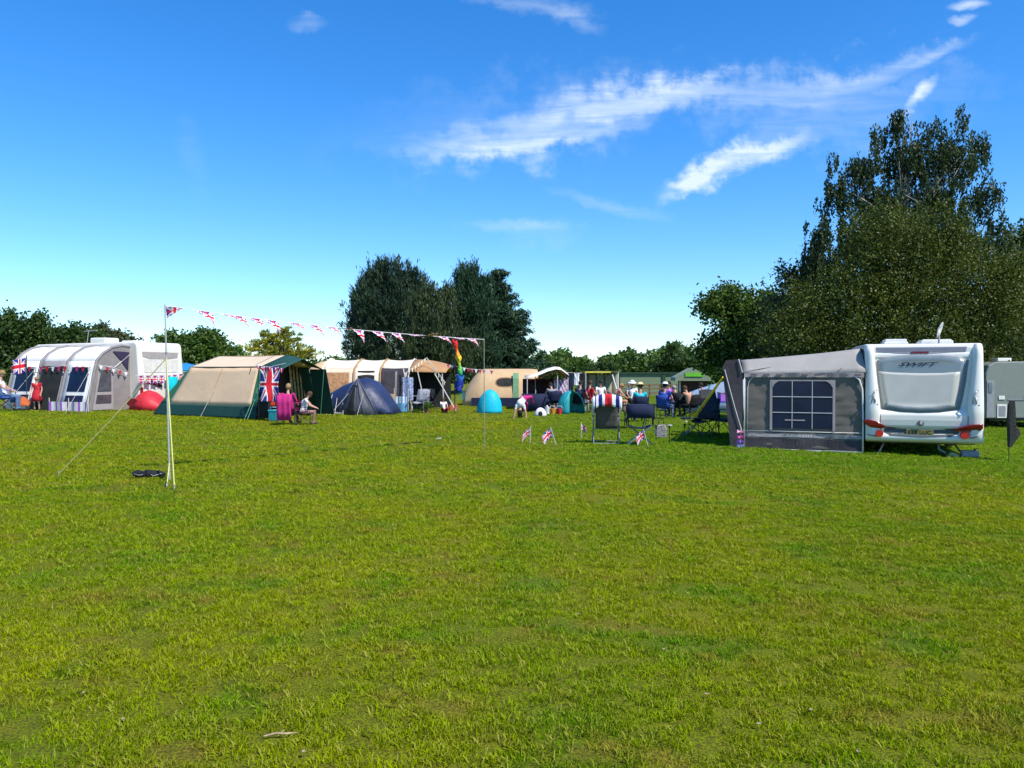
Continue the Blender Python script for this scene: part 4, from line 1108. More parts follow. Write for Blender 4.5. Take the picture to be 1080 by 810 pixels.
def director_chair():
    p = gp(675,469); r = thing('directors_chair', 'black directors chair with a wide back panel behind the small leaning flag', 'chair', p, R(174))
    mb = MB(); mb.sheet([[(x*.33, .27-.05*(1-x*x)*-1, z) for x in (-1,-.5,0,.5,1)] for z in (.66,.82,.98)]); mb.build('backrest', NAV, r, smooth=True, thick=.02)
    mb = MB(); mb.sheet([[(x*.27, y, .47-.07*(1-x*x)) for x in (-1,-.5,0,.5,1)] for y in (-.24,0,.24)]); mb.build('seat', NAV, r, smooth=True, thick=.014)
    for s in (-1,1):
        mb = MB(); mb.tube([(s*.29,.24,.46),(s*.31,.28,1.0)], .016, 8); mb.build('back_post', BLK, r)
        mb = MB(); mb.box((s*.31,0,.64),(.07,.50,.03)); mb.build('armrest', BLK, r, bevel=.008)
        mb = MB(); mb.tube([(s*.31,-.24,.46),(s*.31,-.24,.64)], .013, 6); mb.build('arm_post', BLK, r)
        for y in (-.22,.24): mb = MB(); mb.tube([(s*.31,y,.01),(-s*.27,y+.01*s,.47)], .013, 6); mb.build('cross_leg', FRS if s > 0 else FRM, r)
        mb = MB(); mb.tube([(s*.31,-.26,.015),(s*.31,.28,.015)], .012, 6); mb.build('foot_bar', FRM, r)
    p = gp(697,462); t = thing('patterned_bag', 'black and white speckled bag right of the directors chair', 'bag', p, R(-12))
    mb = MB(); mb.prism([(-.14,0,0),(.14,0,0),(.17,0,.22),(.11,0,.36),(-.12,0,.34),(-.17,0,.2)], (0,.14,0)); mb.build('bag_body', mat('speckled_cloth',(.45,.42,.40),.8,.2,22,dark=(.02,.02,.02)), t, bevel=.03)
    mb = MB(); mb.tube([(-.08,.07,.34),(-.05,.07,.48),(.05,.07,.48),(.08,.07,.35)], .01, 6); mb.build('handle', BLK, t)
director_chair()
def small_table():
    p = gp(676,455); r = thing('folding_table', 'dark folding camp table in front of the turquoise shirted person', 'table', (p.x, p.y+1.1, gz(p.x,p.y+1.1)), R(8))
    mb = MB(); mb.box((0,0,.74),(.78,.5,.035)); mb.build('table_top', mat('table_navy',(.02,.025,.04),.5), r, bevel=.008)
    for sx in (-1,1):
        mb = MB(); mb.tube([(sx*.3,-.2,.01),(sx*.34,.2,.72)], .014, 6); mb.build('leg', FRM, r)
        mb = MB(); mb.tube([(sx*.3,.2,.01),(sx*.34,-.2,.72)], .014, 6); mb.build('leg', FRM, r)
    mb = MB(); mb.box((0,-.24,.60),(.74,.015,.22)); mb.build('side_pocket', NAV, r)
small_table()
def lanterns():
    for i, (px, py, lab) in enumerate(((692,466,'thin black garden light on a stick left of the storm strap'),(706,470,'taller thin black garden light with a flat top near the storm strap'),(722,466,'thin black garden light under the yellow storm strap'))):
        p = gp(px,py); r = thing('garden_light', lab, 'garden light', p, 0, 'small stake lights by the awning'); H = (.42,.50,.46)[i]
        mb = MB(); mb.tube([(0,0,-.03),(0,0,H)], .008, 6); mb.build('stake', BLK, r)
        mb = MB(); mb.tube([(0,0,H-.08),(0,0,H-.02)], [.018,.026], 10); mb.build('lamp_body', BLK, r)
        mb = MB(); mb.tube([(0,0,H-.02),(0,0,H+.005)], [.075 if i == 1 else .04,.055 if i == 1 else .03], 14); mb.build('solar_cap', GRY if i == 1 else BLK, r)
lanterns()
def awning_seats():
    for i, (px, py, rz, hi, lab) in enumerate(((742,461,-40,.05,'dark folding chair nearest the yellow strap in the awning shade'),(757,459,25,.25,'tall backed dark chair close against the awning side'))):
        p = gp(px,py); camp_chair(lab, p, R(rz), mat('mesh_black', (.02,.022,.028), .7), FRM, high=hi, scale=1.1)
    p = gp(731,460); r = thing('camp_table', 'low black folding table with crossed legs in the awning shade', 'table', p, R(-10))
    mb = MB(); mb.box((0,0,.5),(.7,.45,.03)); mb.build('table_top', BLK, r)
    for s in (-1,1):
        for q in (-1,1):
            mb = MB(); mb.tube([(s*.3,q*.2,.01),(-s*.28,q*.2,.49)], .012, 6); mb.build('leg', FRS, r)
    p = gp(781,475); r = thing('wind_spinner', 'pink and purple garden spinner at the awning corner', 'spinner', p)
    mb = MB(); mb.tube([(0,0,0),(0,0,.5)], .007, 6); mb.build('stick', GRY, r)
    for k, (z, c, nm) in enumerate(((.42,(.75,.35,.5),'pink'),(.30,(.7,.12,.35),'magenta'),(.19,(.35,.12,.5),'purple'),(.10,(.5,.5,.75),'lilac'))):
        mb = MB()
        for q in range(6):
            a = q*math.pi/3+k*.4; mb.prism([(0,0,z),(math.cos(a)*.085,math.sin(a)*.085,z+.045),(math.cos(a+.6)*.085,math.sin(a+.6)*.085,z-.03)], (0,0,.006))
        mb.ball((0,0,z), .03, 8, 6); mb.build('petal_wheel', cmat(nm, c), r)
awning_seats()

# people in the circle of chairs and around the field
TEAL = cmat('turquoise', (.02,.42,.50)); REDC = cmat('red', (.45,.02,.03)); PCH = cmat('peach', (.62,.30,.20)); WHC = cmat('white', (.72,.72,.72))
BLU = cmat('blue', (.03,.07,.32)); JEAN = cmat('denim', (.10,.16,.28)); TAN = cmat('tan', (.50,.27,.17)); PUR = cmat('purple', (.14,.07,.30)); PNK = cmat('hot_pink', (.46,.022,.16)); STRAW = cmat('straw', (.68,.50,.24)); GRC = cmat('grey', (.25,.25,.27))
def crowd():
    G = 'people sitting in a circle on camp chairs'
    data = [ # px, d, rz (facing), pose, shirt, legs, hair, hat, label, chair cloth, scale
        (613,32.5,150,'sit',NAV,GRC,'dark',None,'person in a navy top seated left of the group',NAV,1),
        (624,33.5,120,'sit',REDC,TAN,'brown',None,'person in a red top seated at the left of the circle',REDC,1),
        (634,36.5,10,'sit',WHC,JEAN,'dark',None,'person in white seated behind the striped towel',GRC,1),
        (650,34,100,'lean',PCH,TAN,'blond',None,'person in a peach top leaning forward right of the towel',GRC,1),
        (675,27.5,178,'sit',TEAL,NAV,'brown',STRAW,'person in a turquoise shirt and straw hat with back to us',NAV,1),
        (667,35,0,'sit',WHC,BLKC,'blond',WHC,'person wearing a white hat seated beyond the turquoise shirt',BLKC,1),
        (702,29.5,150,'sit',BLU,JEAN,'dark',WHC,'person in a blue shirt and white cap in the circle',BLU,1),
        (706,36,0,'sit',PUR,BLKC,'dark',None,'person in purple seated behind the blue shirt',PUR,1),
        (714,31.5,200,'lean',BLKC,BLKC,'grey',None,'person in black bending forward in the circle',BLKC,1),
        (727,31,215,'lean',TAN,BLKC,'brown',None,'bare shouldered sunlit person at the right of the circle',BLKC,1),
        (738,33.5,250,'sit',REDC,NAV,'dark',None,'person in dark red seated in front of the pale blue tent',BLKC,1),
        (583,33,200,'lean',GRC,JEAN,'dark',None,'person in jeans bending over under the white canopy',NAV,1),
    ]
    for px, d, rz, pose, sh, lg, hr, hat, lab, cc, sc_ in data:
        p = at(px, d); z = R(rz)
        person(lab, p, z, pose, sh, lg, hr, sc_, hat, group=G if px > 600 else None)
        camp_chair('camp chair holding the '+lab.replace('person ','').replace('in a ','').replace('in ','')[:60].strip()+' sitter' if False else 'folding chair under the '+lab, p, z, cc)
crowd()
# ------------------------------------------------------------------ children, centre field
def kids():
    p = gp(549,441)
    cust = dict(pel=(.10,.10,.66), ch=(0,.02,.52), nk=(-.02,0,.36), hd=(-.02,-.02,.24), shl=(-.14,.0,.42), shr=(.12,.0,.42), ell=(-.2,-.02,.22), elr=(.17,-.02,.22), wrl=(-.22,-.04,.05), wrr=(.2,-.04,.05),
                hpl=(.05,.12,.66), hpr=(.15,.1,.70), knl=(.22,.22,.50), knr=(.38,.2,.74), anl=(.2,.42,.28), anr=(.42,.45,.55), tol=(.2,.52,.26), tor=(.46,.55,.55))
    cust = {k: tuple(v_ for v_ in v) for k, v in cust.items()}
    person('child in white and pink doing a handstand on the grass', p, 0, 'hand', WHC, PNK, 'dark', 1.05, custom=cust, longhair=True)
    p = gp(570,439)
    r = thing('small_ball_tent', 'small white domed toy house on the grass beside the handstand child', 'toy', p, R(10))
    mb = MB(); n = 16; rows = []
    for j in range(7):
        ph = j/6*math.pi/2; rows.append([(math.cos(a*2*math.pi/n)*.24*math.cos(ph)+.0, math.sin(a*2*math.pi/n)*.18*math.cos(ph), .33*math.sin(ph)+.002) for a in range(n)])
    mb.sheet(rows, close=True); mb.build('dome', WHC, r, smooth=True, thick=.01)
    mb = MB(); mb.ball((-.03,-.15,.10),(.09,.06,.11),12,8); mb.build('opening', BLK, r)
    p = gp(468,435); person('small child in white sitting on the grass by the brown canopy', p, R(20), 'floor', WHC, REDC, 'blond', .62)
    p = gp(484,433); r = thing('picnic_bag', 'orange and grey bag on the grass beside the sitting child', 'bag', (p.x-.2,p.y,p.z), R(30))
    mb = MB(); mb.prism([(-.22,0,0),(.22,0,0),(.2,0,.2),(.08,0,.28),(-.12,0,.26),(-.21,0,.15)], (0,.18,0)); mb.build('bag_body', cmat('rust',(.35,.10,.04)), r, bevel=.03)
    mb = MB(); mb.tube([(-.1,.09,.26),(-.06,.09,.36),(.05,.09,.36),(.08,.09,.27)], .012, 6); mb.build('handle', GRY, r)
    p = at(463,18.9); r = thing('garden_plug', 'tiny pair of white pegs left on the open grass', 'pegs', p)
    for s in (-1,1):
        mb = MB(); mb.tube([(s*.03-.03,0,.01),(s*.03+.03,.01,.035)], .009, 6); mb.build('peg', WHC, r)
kids()

# ------------------------------------------------------------------ tents
BGE = mat('canvas_beige', (.72,.51,.32), .85, .05, 1.2, .25, 4, trans=.12)
BGE2 = mat('canvas_sand', (.70,.55,.38), .85, .05, 1.2, .25, 4, trans=.1)
BGW = mat('canvas_cream', (.76,.69,.55), .8, .05, 1.2, .2, 4, trans=.1)
ORG = mat('canvas_orange_tan', (.60,.41,.22), .85, .08, 1.5, .3, 4, trans=.1)
BRN = mat('canvas_brown', (.40,.22,.10), .85, .08, 1.5, .3, 4)
GRN = mat('canvas_green', (.03,.14,.075), .8, .08, 1.5, .3, 4)
DGN = mat('canvas_dark_green', (.012,.06,.05), .8, .1, 1.5, .3, 4)
INT = mat('tent_interior_shade', (.02,.022,.02), .9, .3, 3)  # near black stands in for the shade inside tents and doorways
MSH = mat('mesh_dark', (.045,.038,.045), .8, .3, 4)
WPL = mat('fibreglass_pole', (.55,.52,.45), .5, .1)
def rope(parent, a, b, m=None, r=.006, name='guy_rope'):
    mb = MB(); mb.tube([a, b], r, 5); return mb.build(name, m or mat('rope_pale', (.55,.55,.45), .7), parent)

def ridge_tent():
    L0 = gp(161,437); rz = -math.atan2(.482,.876)
    r = thing('frame_tent', 'long beige ridge tent with dark green base and open right end', 'tent', L0, rz)
    prof = [(0,0),(.08,.38),(.50,1.64),(1.5,2.03),(2.5,1.64),(2.92,.38),(3.0,0)]
    XL = lambda z: lerp_prof([(0,0),(.38,.3),(1.64,1.32),(2.03,1.55)], z)   # leaning left end
    xr = lambda z: lerp_prof([(0,5.0),(.38,4.98),(1.64,4.86),(2.03,4.85)], z)
    wv = lambda x, z: .02*noise.noise(Vector((x*1.1, z*1.3, 4.2)))
    def strip(name, i, m, f0=None, f1=None, off=0):
        (y0,z0),(y1,z1) = prof[i], prof[i+1]; mb = MB(); rows = []
        for k in range(9):
            t = k/8; y, z = y0+(y1-y0)*t, z0+(z1-z0)*t
            a = f0(z) if f0 else XL(z); b = f1(z) if f1 else xr(z)
            s = -1 if y < 1.5 else 1
            rows.append([(a+(b-a)*q/24, y+wv(a+(b-a)*q/24, z)*s+s*off, z+off*.6 - .025*math.sin(q/24*math.pi)*(t if i in (1,2) else 0)) for q in range(25)])
        mb.sheet(rows); return mb.build(name, m, r, smooth=True, thick=.008)
    strip('ground_skirt', 0, DGN, f0=lambda z: z*.8)
    xg = lambda z: lerp_prof([(.38,.74),(1.64,1.38),(2.03,1.6)], z); xt = lambda z: lerp_prof([(.38,4.72),(1.64,4.66),(2.03,4.78)], z)
    strip('wall', 1, BGE, xg, xt); 
    strip('corner_wall', 1, GRN, None, xg); strip('trim', 1, GRN, xt, None, .004)
    strip('roof', 2, BGE2, None, lambda z: xt(z)-.0); strip('roof_trim', 2, GRN, xt, None, .004)
    strip('roof', 3, BGE2); strip('wall', 4, DGN); strip('ground_skirt', 5, DGN)  # far wall coloured dark green to paint the shade inside
    mb = MB(); rows = []
    for z in [.0,.38,.8,1.2,1.64,1.9,2.03]:
        y = lerp_prof([(0,0),(.38,.08),(1.64,.5),(2.03,1.5)], z); rows.append([(XL(z) if z > 0 else .0, y+(3-2*y)*k/8, z) for k in range(9)])
    mb.sheet(rows); mb.build('end_wall', GRN, r, smooth=True, thick=.008)
    # seam and seam rope on the long wall
    mb = MB(); mb.tube([(2.75,.045,.40),(2.98,.46,1.60)], .010, 5); mb.tube([(1.4,.5,1.655),(3,.5,1.645),(4.7,.5,1.655)], .012, 5); mb.build('seam', mat('seam_tan',(.36,.26,.16),.8), r)
    # inner end painted dark for shade, with a brown door and hanging curtains
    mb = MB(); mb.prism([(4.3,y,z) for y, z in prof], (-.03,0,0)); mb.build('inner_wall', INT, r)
    mb = MB(); mb.box((4.36,1.55,.95),(.02,.55,1.6)); mb.build('inner_door', mat('door_brown',(.05,.022,.015),.8), r)
    mb = MB()
    for k in range(5):
        y = 2.0+k*.16; mb.sheet([[(4.42+.02*math.sin(q*2+k), y+.1*q/4+(1.85-z)*.12, z) for q in range(5)] for z in (1.75,1.2,.7,.45)])
    mb.build('curtain', mat('curtain_ochre',(.42,.30,.13),.85,.5,9), r, smooth=True, thick=.006)
    # canopy hood over the open end
    mb = MB(); mb.sheet([[(4.85+.75*t, y, z-.10*t-.05*t*t) for t in (0,.25,.5,.75,1)] for y, z in ((.45,1.67),(.95,1.86),(1.5,2.05),(2.05,1.86),(2.55,1.67))]); mb.build('hood', DGN, r, smooth=True, thick=.01)
    for y0, y1, z in ((.15,.5,1.53),(2.85,2.5,1.53)):
        mb = MB(); mb.tube([(5.1,y0,0),(5.58,y1,z)], .013, 6); mb.build('canopy_pole', mat('pole_green',(.10,.28,.18),.5), r)
    mb = MB(); mb.sheet([[(5.0+.5*t, .05+.38*zz+.02*math.sin(9*t), .02+1.52*zz) for t in (0,.3,.6,1)] for zz in (0,.4,.8,1)])
    mb.build('side_flap', INT, r, smooth=True, thick=.01)
    mb = MB(); mb.sheet([[(4.9+.75*t, 2.93-.4*zz, .02+1.55*zz) for t in (0,.5,1)] for zz in (0,.4,.8,1)]); mb.build('side_flap', DGN, r, thick=.01)
    rope(r, (5.0,.5,1.62), (4.98,-.42,.0), mat('rope_green',(.2,.45,.3),.7)); rope(r, (5.0,.5,1.62), (5.15,-.45,.0), mat('rope_green',(.2,.45,.3),.7))
    rope(r, (2.9,.2,.9),(2.75,-.25,.0))
    W = lambda x, y, z=0: Vector(r.location)+Vector((math.cos(rz)*x-math.sin(rz)*y, math.sin(rz)*x+math.cos(rz)*y, z))
    return r, W
RT, RW = ridge_tent()

def at_scene(px, py, d):
    return Vector(((px-540)/F*d, d, hz(py, d)))

def ridge_goods():
    # big union flag hanging in the tent mouth
    d = 24.0; a = at_scene(274,387,d); g = gz(a.x, d)
    r = thing('union_flag', 'large union flag hanging in the open end of the ridge tent', 'flag', (a.x, d, g), R(-8))
    mb = MB(); w, h = .64, 1.08; Z = a.z-g
    flag_grid(mb, lambda u, v: Vector((w*v+.03*math.sin(u*9)*.6, .05*math.sin(v*9+u*3), Z-h*u)), 48, 26); mb.build('flag_cloth', FB(), r, smooth=True, thick=.004)
    mb = MB(); mb.tube([(-.05,0,Z+.02),(w+.08,0,Z+.02)], .012, 6); mb.tube([(-.05,0,Z+.02),(-.05,.02,0)], .012, 6); mb.build('hanging_rail', BLK, r)
    # pennants above it
    r = thing('small_bunting', 'short union pennant string across the ridge tent mouth', 'bunting', (a.x,d-.1,g+Z))
    mb = MB(); mb.tube([(-.1,0,.05),(.35,0,.0),(.85,0,.12)], .006, 5); mb.build('cord', WHC, r)
    for k in range(5): pennant_on(r, (-.08+k*.18,0,.05-.02*k), (.06+k*.18,0,.04-.02*k), .16, nseg=8)
    p = at(277,24.9); camp_chair('beige folding chair left of the hanging union flag', p, R(-30), mat('chair_khaki',(.20,.15,.09),.8), FRM)
    p = at(290,24.1); r = thing('cool_box', 'teal cool box on the ground below the union flag', 'cool box', p, R(-20))
    mb = MB(); mb.box((0,0,.16),(.32,.28,.3)); mb.build('box', cmat('teal',(.02,.25,.27)), r, bevel=.03); mb = MB(); mb.box((0,0,.335),(.34,.3,.05)); mb.build('lid', cmat('teal_pale',(.05,.40,.42)), r, bevel=.015)
    mb = MB(); mb.tube([(-.17,0,.33),(-.17,-.02,.44),(.17,-.02,.44),(.17,0,.33)], .012, 6); mb.build('handle', WHC, r)
    p = at(289,24.3); r = thing('orange_bag', 'red and orange bag on a stool beside the pink draped chair', 'bag', (p.x,p.y+.1,p.z+.38), R(0))
    mb = MB(); mb.prism([(-.16,0,.08),(.16,0,.08),(.19,0,.46),(.08,0,.5),(-.14,0,.48)], (0,.16,0)); mb.m = [0]*len(mb.f); mb.build('bag_body', cmat('scarlet',(.65,.06,.02)), r, bevel=.03)
    mb = MB(); mb.box((.1,-.02,.3),(.14,.03,.36)); mb.build('bag_pocket', cmat('orange',(.7,.30,.10)), r, bevel=.01)
    q = thing('camp_stool', 'small black stool under the red and orange bag', 'stool', (p.x,p.y+.18,p.z))
    mb = MB(); mb.box((0,0,.43),(.36,.3,.03)); mb.build('seat', BLKC, q)
    for s in (-1,1): mb = MB(); mb.tube([(s*.16,-.12,0),(-s*.14,.12,.42)], .01, 6); mb.tube([(s*.16,.12,0),(-s*.14,-.12,.42)], .01, 6); mb.build('leg', FRM, q)
    # seated adult with long pink garment, child next to her
    p = gp(305,448); camp_chair('camp chair with pink seat turned away, before the ridge tent mouth', p, R(175), PNK, FRM)
    person('person in a long pink top sitting with back turned before the ridge tent', p, R(175), 'sit', PNK, PNK, 'blond', .88, sleeves=True)
    t = thing('pink_towel', 'pink towel hanging over the back of the camp chair at the ridge tent', 'towel', p, R(175))
    mb = MB(); mb.sheet([[(-.22+.44*i/10, .44+.016*math.sin(i*1.7)-(z<.5)*.03, z) for i in range(11)] for z in (.16,.4,.65,.9)]); mb.build('towel_cloth', PNK, t, smooth=True, thick=.012)
    p = gp(320,448); camp_chair('low camp chair under the white shirted child', p, R(100), BLKC, FRM, scale=.8)
    person('child in a white shirt and checked trousers sitting beside the pink person', p, R(100), 'lean', WHC, mat('checked_cloth',(.30,.16,.15),.8,.9,26), 'brown', .78)
ridge_goods()

def blue_tent():
    p = gp(378,437); r = thing('dome_tent', 'dark blue dome tent with grey door panels, low end at left', 'tent', p, R(-8))
    m = mat('nylon_blue', (.016,.028,.080), .5, .2, 1.5, .5, 5, spec=.5); m2 = mat('nylon_grey', (.055,.058,.075), .5, .15, 2, .3, 6); 
    kk = p.y/F
    # long shell: cross sections along x from low left end to the peak and down to the right
    S = [(-1.60,.0,.75),(-1.55,.42,.85),(-1.3,.82,1.0),(-.9,1.06,1.12),(-.4,1.25,1.25),(0,1.36,1.3),(.42,1.22,1.2),(.80,.80,1.0),(1.08,.35,.8),(1.24,.0,.6)]
    mb = MB(); rows = []
    for x, h, w in S:
        row = []
        for i in range(17):
            a = math.pi*i/16
            row.append((x+.02*math.sin(i*2.1), .95-math.cos(a)*w*.82*(1 if h > .01 else .99), max(.0, h)*math.sin(a)**.72))
        rows.append(row)
    mb.sheet(rows); mb.build('flysheet', m, r, smooth=True, thick=.01)
    # front porch: ridge from the peak forward down to the ground, grey panels
    mb = MB(); pk = (0,-.05,1.36); rows = []
    F0 = [(-.62,-.32,0),(-.3,-.5,0),(.1,-.6,0),(.5,-.5,0),(.80,-.25,0)]
    rows = [[Vector(pk).lerp(Vector(q), t)+Vector((0,-.10*math.sin(t*math.pi),.08*math.sin(t*math.pi))) for q in F0] for t in (.02,.2,.4,.6,.8,1)]
    mb.sheet(rows); mb.build('door_panel', m2, r, smooth=True, thick=.01)
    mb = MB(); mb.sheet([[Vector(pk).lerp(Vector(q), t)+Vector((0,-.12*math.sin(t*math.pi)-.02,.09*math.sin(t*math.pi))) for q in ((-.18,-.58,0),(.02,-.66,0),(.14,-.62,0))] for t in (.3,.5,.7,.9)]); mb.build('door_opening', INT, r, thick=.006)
    for q in ((-.66,-.34,0),(.10,-.64,0),(.84,-.27,0),(.42,-.55,0)):
        mb = MB(); mb.tube([Vector(pk).lerp(Vector(q), t)+Vector((0,-.13*math.sin(t*math.pi)-.01,.1*math.sin(t*math.pi))) for t in (0,.25,.5,.75,1)], .012, 6); mb.build('pole_sleeve', mat('sleeve_blue_grey',(.13,.15,.2),.5), r, smooth=True)
    mb = MB(); mb.box((0,-.33,1.06),(.2,.03,.05)); mb.build('vent', BLK, r)
    for k in range(4): rope(r, (-1.3+.2*k,.25,.75-.02*k), (-1.35+.32*k,-.55,.02), mat('rope_white',(.7,.7,.68),.6), .007)
    rope(r, (-.2,-.2,.9),(-.75,-.95,.02)); rope(r, (.3,-.2,.9),(.3,-1.0,.02))
    mb = MB(); mb.box((-.9,-.25,.06),(.9,.3,.05)); mb.build('groundsheet_edge', mat('tarp_pale',(.4,.42,.4),.5,.5,9), r)
blue_tent()

def tunnel_tent():
    d = 31.6; p = at(388,d); k = d/F
    r = thing('tunnel_tent', 'long cream tunnel tent of three bays with brown canopy at its right', 'tent', p, 0)
    g = p.z
    prof = [(0,0),(.12,.8),(.26,1.55),(.42,1.74),(.75,1.95),(1.3,2.10),(1.9,2.08),(2.5,1.85),(2.85,1.4),(3.05,.6),(3.1,0)]
    X = lambda px: (px-388)*k
    bays = [X(338), X(372), X(400), X(430)]
    for i in range(3):
        x0, x1 = bays[i], bays[i+1]; mb = MB(); rows = []
        for y, z in prof[3:8]:
            rows.append([(x0+(x1-x0)*q/8 + (.30*(z-1.7) if i < 9 else 0), y, z-.05*math.sin(q/8*math.pi)) for q in range(9)])
        mb.sheet(rows); mb.build('roof', BGW, r, smooth=True, thick=.012)
        mb = MB(); rows = []
        for y, z in prof[:4]: rows.append([(x0+(x1-x0)*q/8, y+.01, z-(.03 if z > 1.5 else 0)*math.sin(q/8*math.pi)) for q in range(9)])
        mb.sheet(rows); mb.build('wall', (BGE2, BGW, MSH)[i], r, smooth=True, thick=.012)
        def pane(a, b, z0, z1, m, nm='window'):
            mb = MB(); mb.sheet([[(a+(b-a)*q/4, lerp_prof([(0,0),(.8,.12),(1.55,.26),(1.74,.42)], z)-.02, z) for q in range(5)] for z in (z0,(z0+z1)/2,z1)]); return mb.build(nm, m, r, thick=.01)
        if i == 0: pane(x0+.22, x1-.2, .45, 1.55, mat('mesh_orange',(.42,.22,.10),.8,.3,6,.6,8))
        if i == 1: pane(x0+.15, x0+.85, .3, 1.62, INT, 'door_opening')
        if i == 2:
            pane(x0+.16, x1-.14, .1, 1.6, MSH, 'door_opening'); o = pane(x0+.62, x0+.70, .1, 1.6, WPL, 'door_edge')
    for n_, bx in enumerate(bays):
        mb = MB(); mb.tube([(bx+(.30*max(0,z-1.7)), y-.02, z+.02) for y, z in prof], .035 if n_ else .05, 8); mb.build('hoop_pole', BRN if n_ in (1,2) else BGW, r, smooth=True)
    # left sleeping end, rounded, orange
    mb = MB(); rows = []
    for j in range(8):
        a = j/7*math.pi/2; sc_ = math.cos(a)**.6; rows.append([(bays[0]-math.sin(a)*1.1, 1.55+(y-1.55)*sc_, z*max(.02,math.cos(a)**.5)*.97) for y, z in prof])
    mb.sheet(rows); mb.build('sleeping_pod', ORG, r, smooth=True, thick=.012)
    mb = MB(); mb.sheet([[(bays[3], y, z) for y, z in prof],[(bays[3]+.01, 1.5+(y-1.5)*.02, z*.9) for y, z in prof]]); mb.build('inner_wall', INT, r)
    # brown canopy with bell shape
    x0, x1 = bays[3]+.02, X(470); mb = MB(); rows = []
    for j in range(7):
        t = j/6; x = x0+(x1-x0)*t
        zt = 2.10-.28*t*t; ze = 1.58-.04*t
        rows.append([(x+.22*(1-abs(q/12*2-1)), .15+2.6*q/12, ze+(zt-ze)*math.sin(q/12*math.pi)**.8) for q in range(13)])
    mb.sheet(rows); mb.build('canopy', BRN, r, smooth=True, thick=.012)
    mb = MB(); mb.sheet([[(x0+(x1-x0)*t, .15+.01, 1.58-.04*t), (x0+(x1-x0)*t, .17, 1.58-.04*t+ .0)] for t in (0,.5,1)])
    mb2 = MB(); mb2.sheet([[(x0, y, z) for y in (2.75,2.76)] for z in (0,1.5)]); 
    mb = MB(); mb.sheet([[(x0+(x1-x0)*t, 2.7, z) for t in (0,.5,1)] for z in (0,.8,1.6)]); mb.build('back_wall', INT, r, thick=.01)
    for (a, b_) in (((X(425),.1,1.7),(X(438),-.8,0)),((X(440),.15,1.58),(X(449),.1,0)),((X(466),.15,1.5),(X(468),.1,.0)),((X(458),.15,1.5),(X(482),-.6,0))):
        mb = MB(); mb.tube([a,b_], .022, 6); mb.build('canopy_pole', WPL, r)
    # pennant string in a V over the canopy
    b = thing('pennant_string', 'cream pennants in an upturned V along the brown canopy', 'bunting', (p.x,p.y,p.z))
    pk = Vector((X(449),.4,2.17)); ends = [Vector((X(427),-.02,1.50)), Vector((X(470),.0,1.12))]
    for e in ends:
        mb = MB(); mb.tube([pk, e], .01, 5); mb.build('cord', WPL, b)
        n = 7
        for q in range(n):
            t0 = q/n+.03; a = pk.lerp(e, t0); c = pk.lerp(e, t0+.085); pennant_on(b, a-Vector((0,.06,0)), c-Vector((0,.06,0)), .19, kind='plain', col=cmat('cream',(.74,.66,.5)))
    # items in front
    q = at(423,30.5); w = thing('windbreak', 'pale blue and white windbreak panel by the canopy pole', 'windbreak', q, R(-5))
    mb = MB(); mb.sheet([[(-.28+.56*i/8, .03*math.sin(i), z) for i in range(9)] for z in (.02,.35,.62)]); mb.m = [i%2 if i > 7 else 0 for i in range(len(mb.f))]
    mb.build('panel', [cmat('sky_blue',(.12,.32,.50)), WHC], w, thick=.01)
    for x in (-.28,.28): mb = MB(); mb.tube([(x,0,0),(x,0,.95)], .014, 6); mb.build('post', WPL, w)
    q = at(411,30.3); w = thing('tan_panel', 'tan fabric shelf hanging beside the blue tent', 'storage', q, R(0))
    mb = MB(); mb.prism([(-.26,0,.7),(.22,0,.72),(.14,0,.05),(-.06,0,.02)], (0,.05,0)); mb.build('fabric_front', ORG, w); mb = MB(); mb.box((-.02,.2,.36),(.3,.3,.7)); mb.build('shelf_box', BRN, w, bevel=.02)
    q = at(430,31.0); w = thing('patterned_towel', 'pale blue patterned towel hanging on the canopy pole', 'towel', q, R(0))
    mb = MB(); mb.sheet([[(-.2+.42*i/6, .03*math.sin(i*1.3), z) for i in range(7)] for z in (.45,.8,1.1,1.38)]); mb.build('towel_cloth', mat('towel_pattern',(.25,.30,.42),.8,.8,14), w, thick=.01)
    camp_chair('pale grey folding chair under the brown canopy', at(443,30.4), R(-20), mat('chair_pale',(.28,.28,.30),.8,.5,20), FRS)
    camp_chair('dark folding chair deep under the brown canopy', at(453,31.6), R(15), BLKC, FRM)
    q = at(450,30.2); w = thing('potted_plant', 'small green plant in a pot below the brown canopy', 'plant', q)
    mb = MB(); mb.tube([(0,0,0),(0,0,.14)], [.08,.11], 12); mb.build('pot', cmat('clay',(.3,.12,.06)), w)
    rs = np.random.RandomState(4); n = 160; C = rs.normal(0,.09,(n,3))+[0,0,.25]; A = unit(rs.normal(size=(n,3))+[0,0,.6]); leaves_mesh('leaves', C, A, unit(np.cross(A, rs.normal(size=(n,3)))), np.full(n,.06), np.full(n,.025), LM_MID, w)
tunnel_tent()

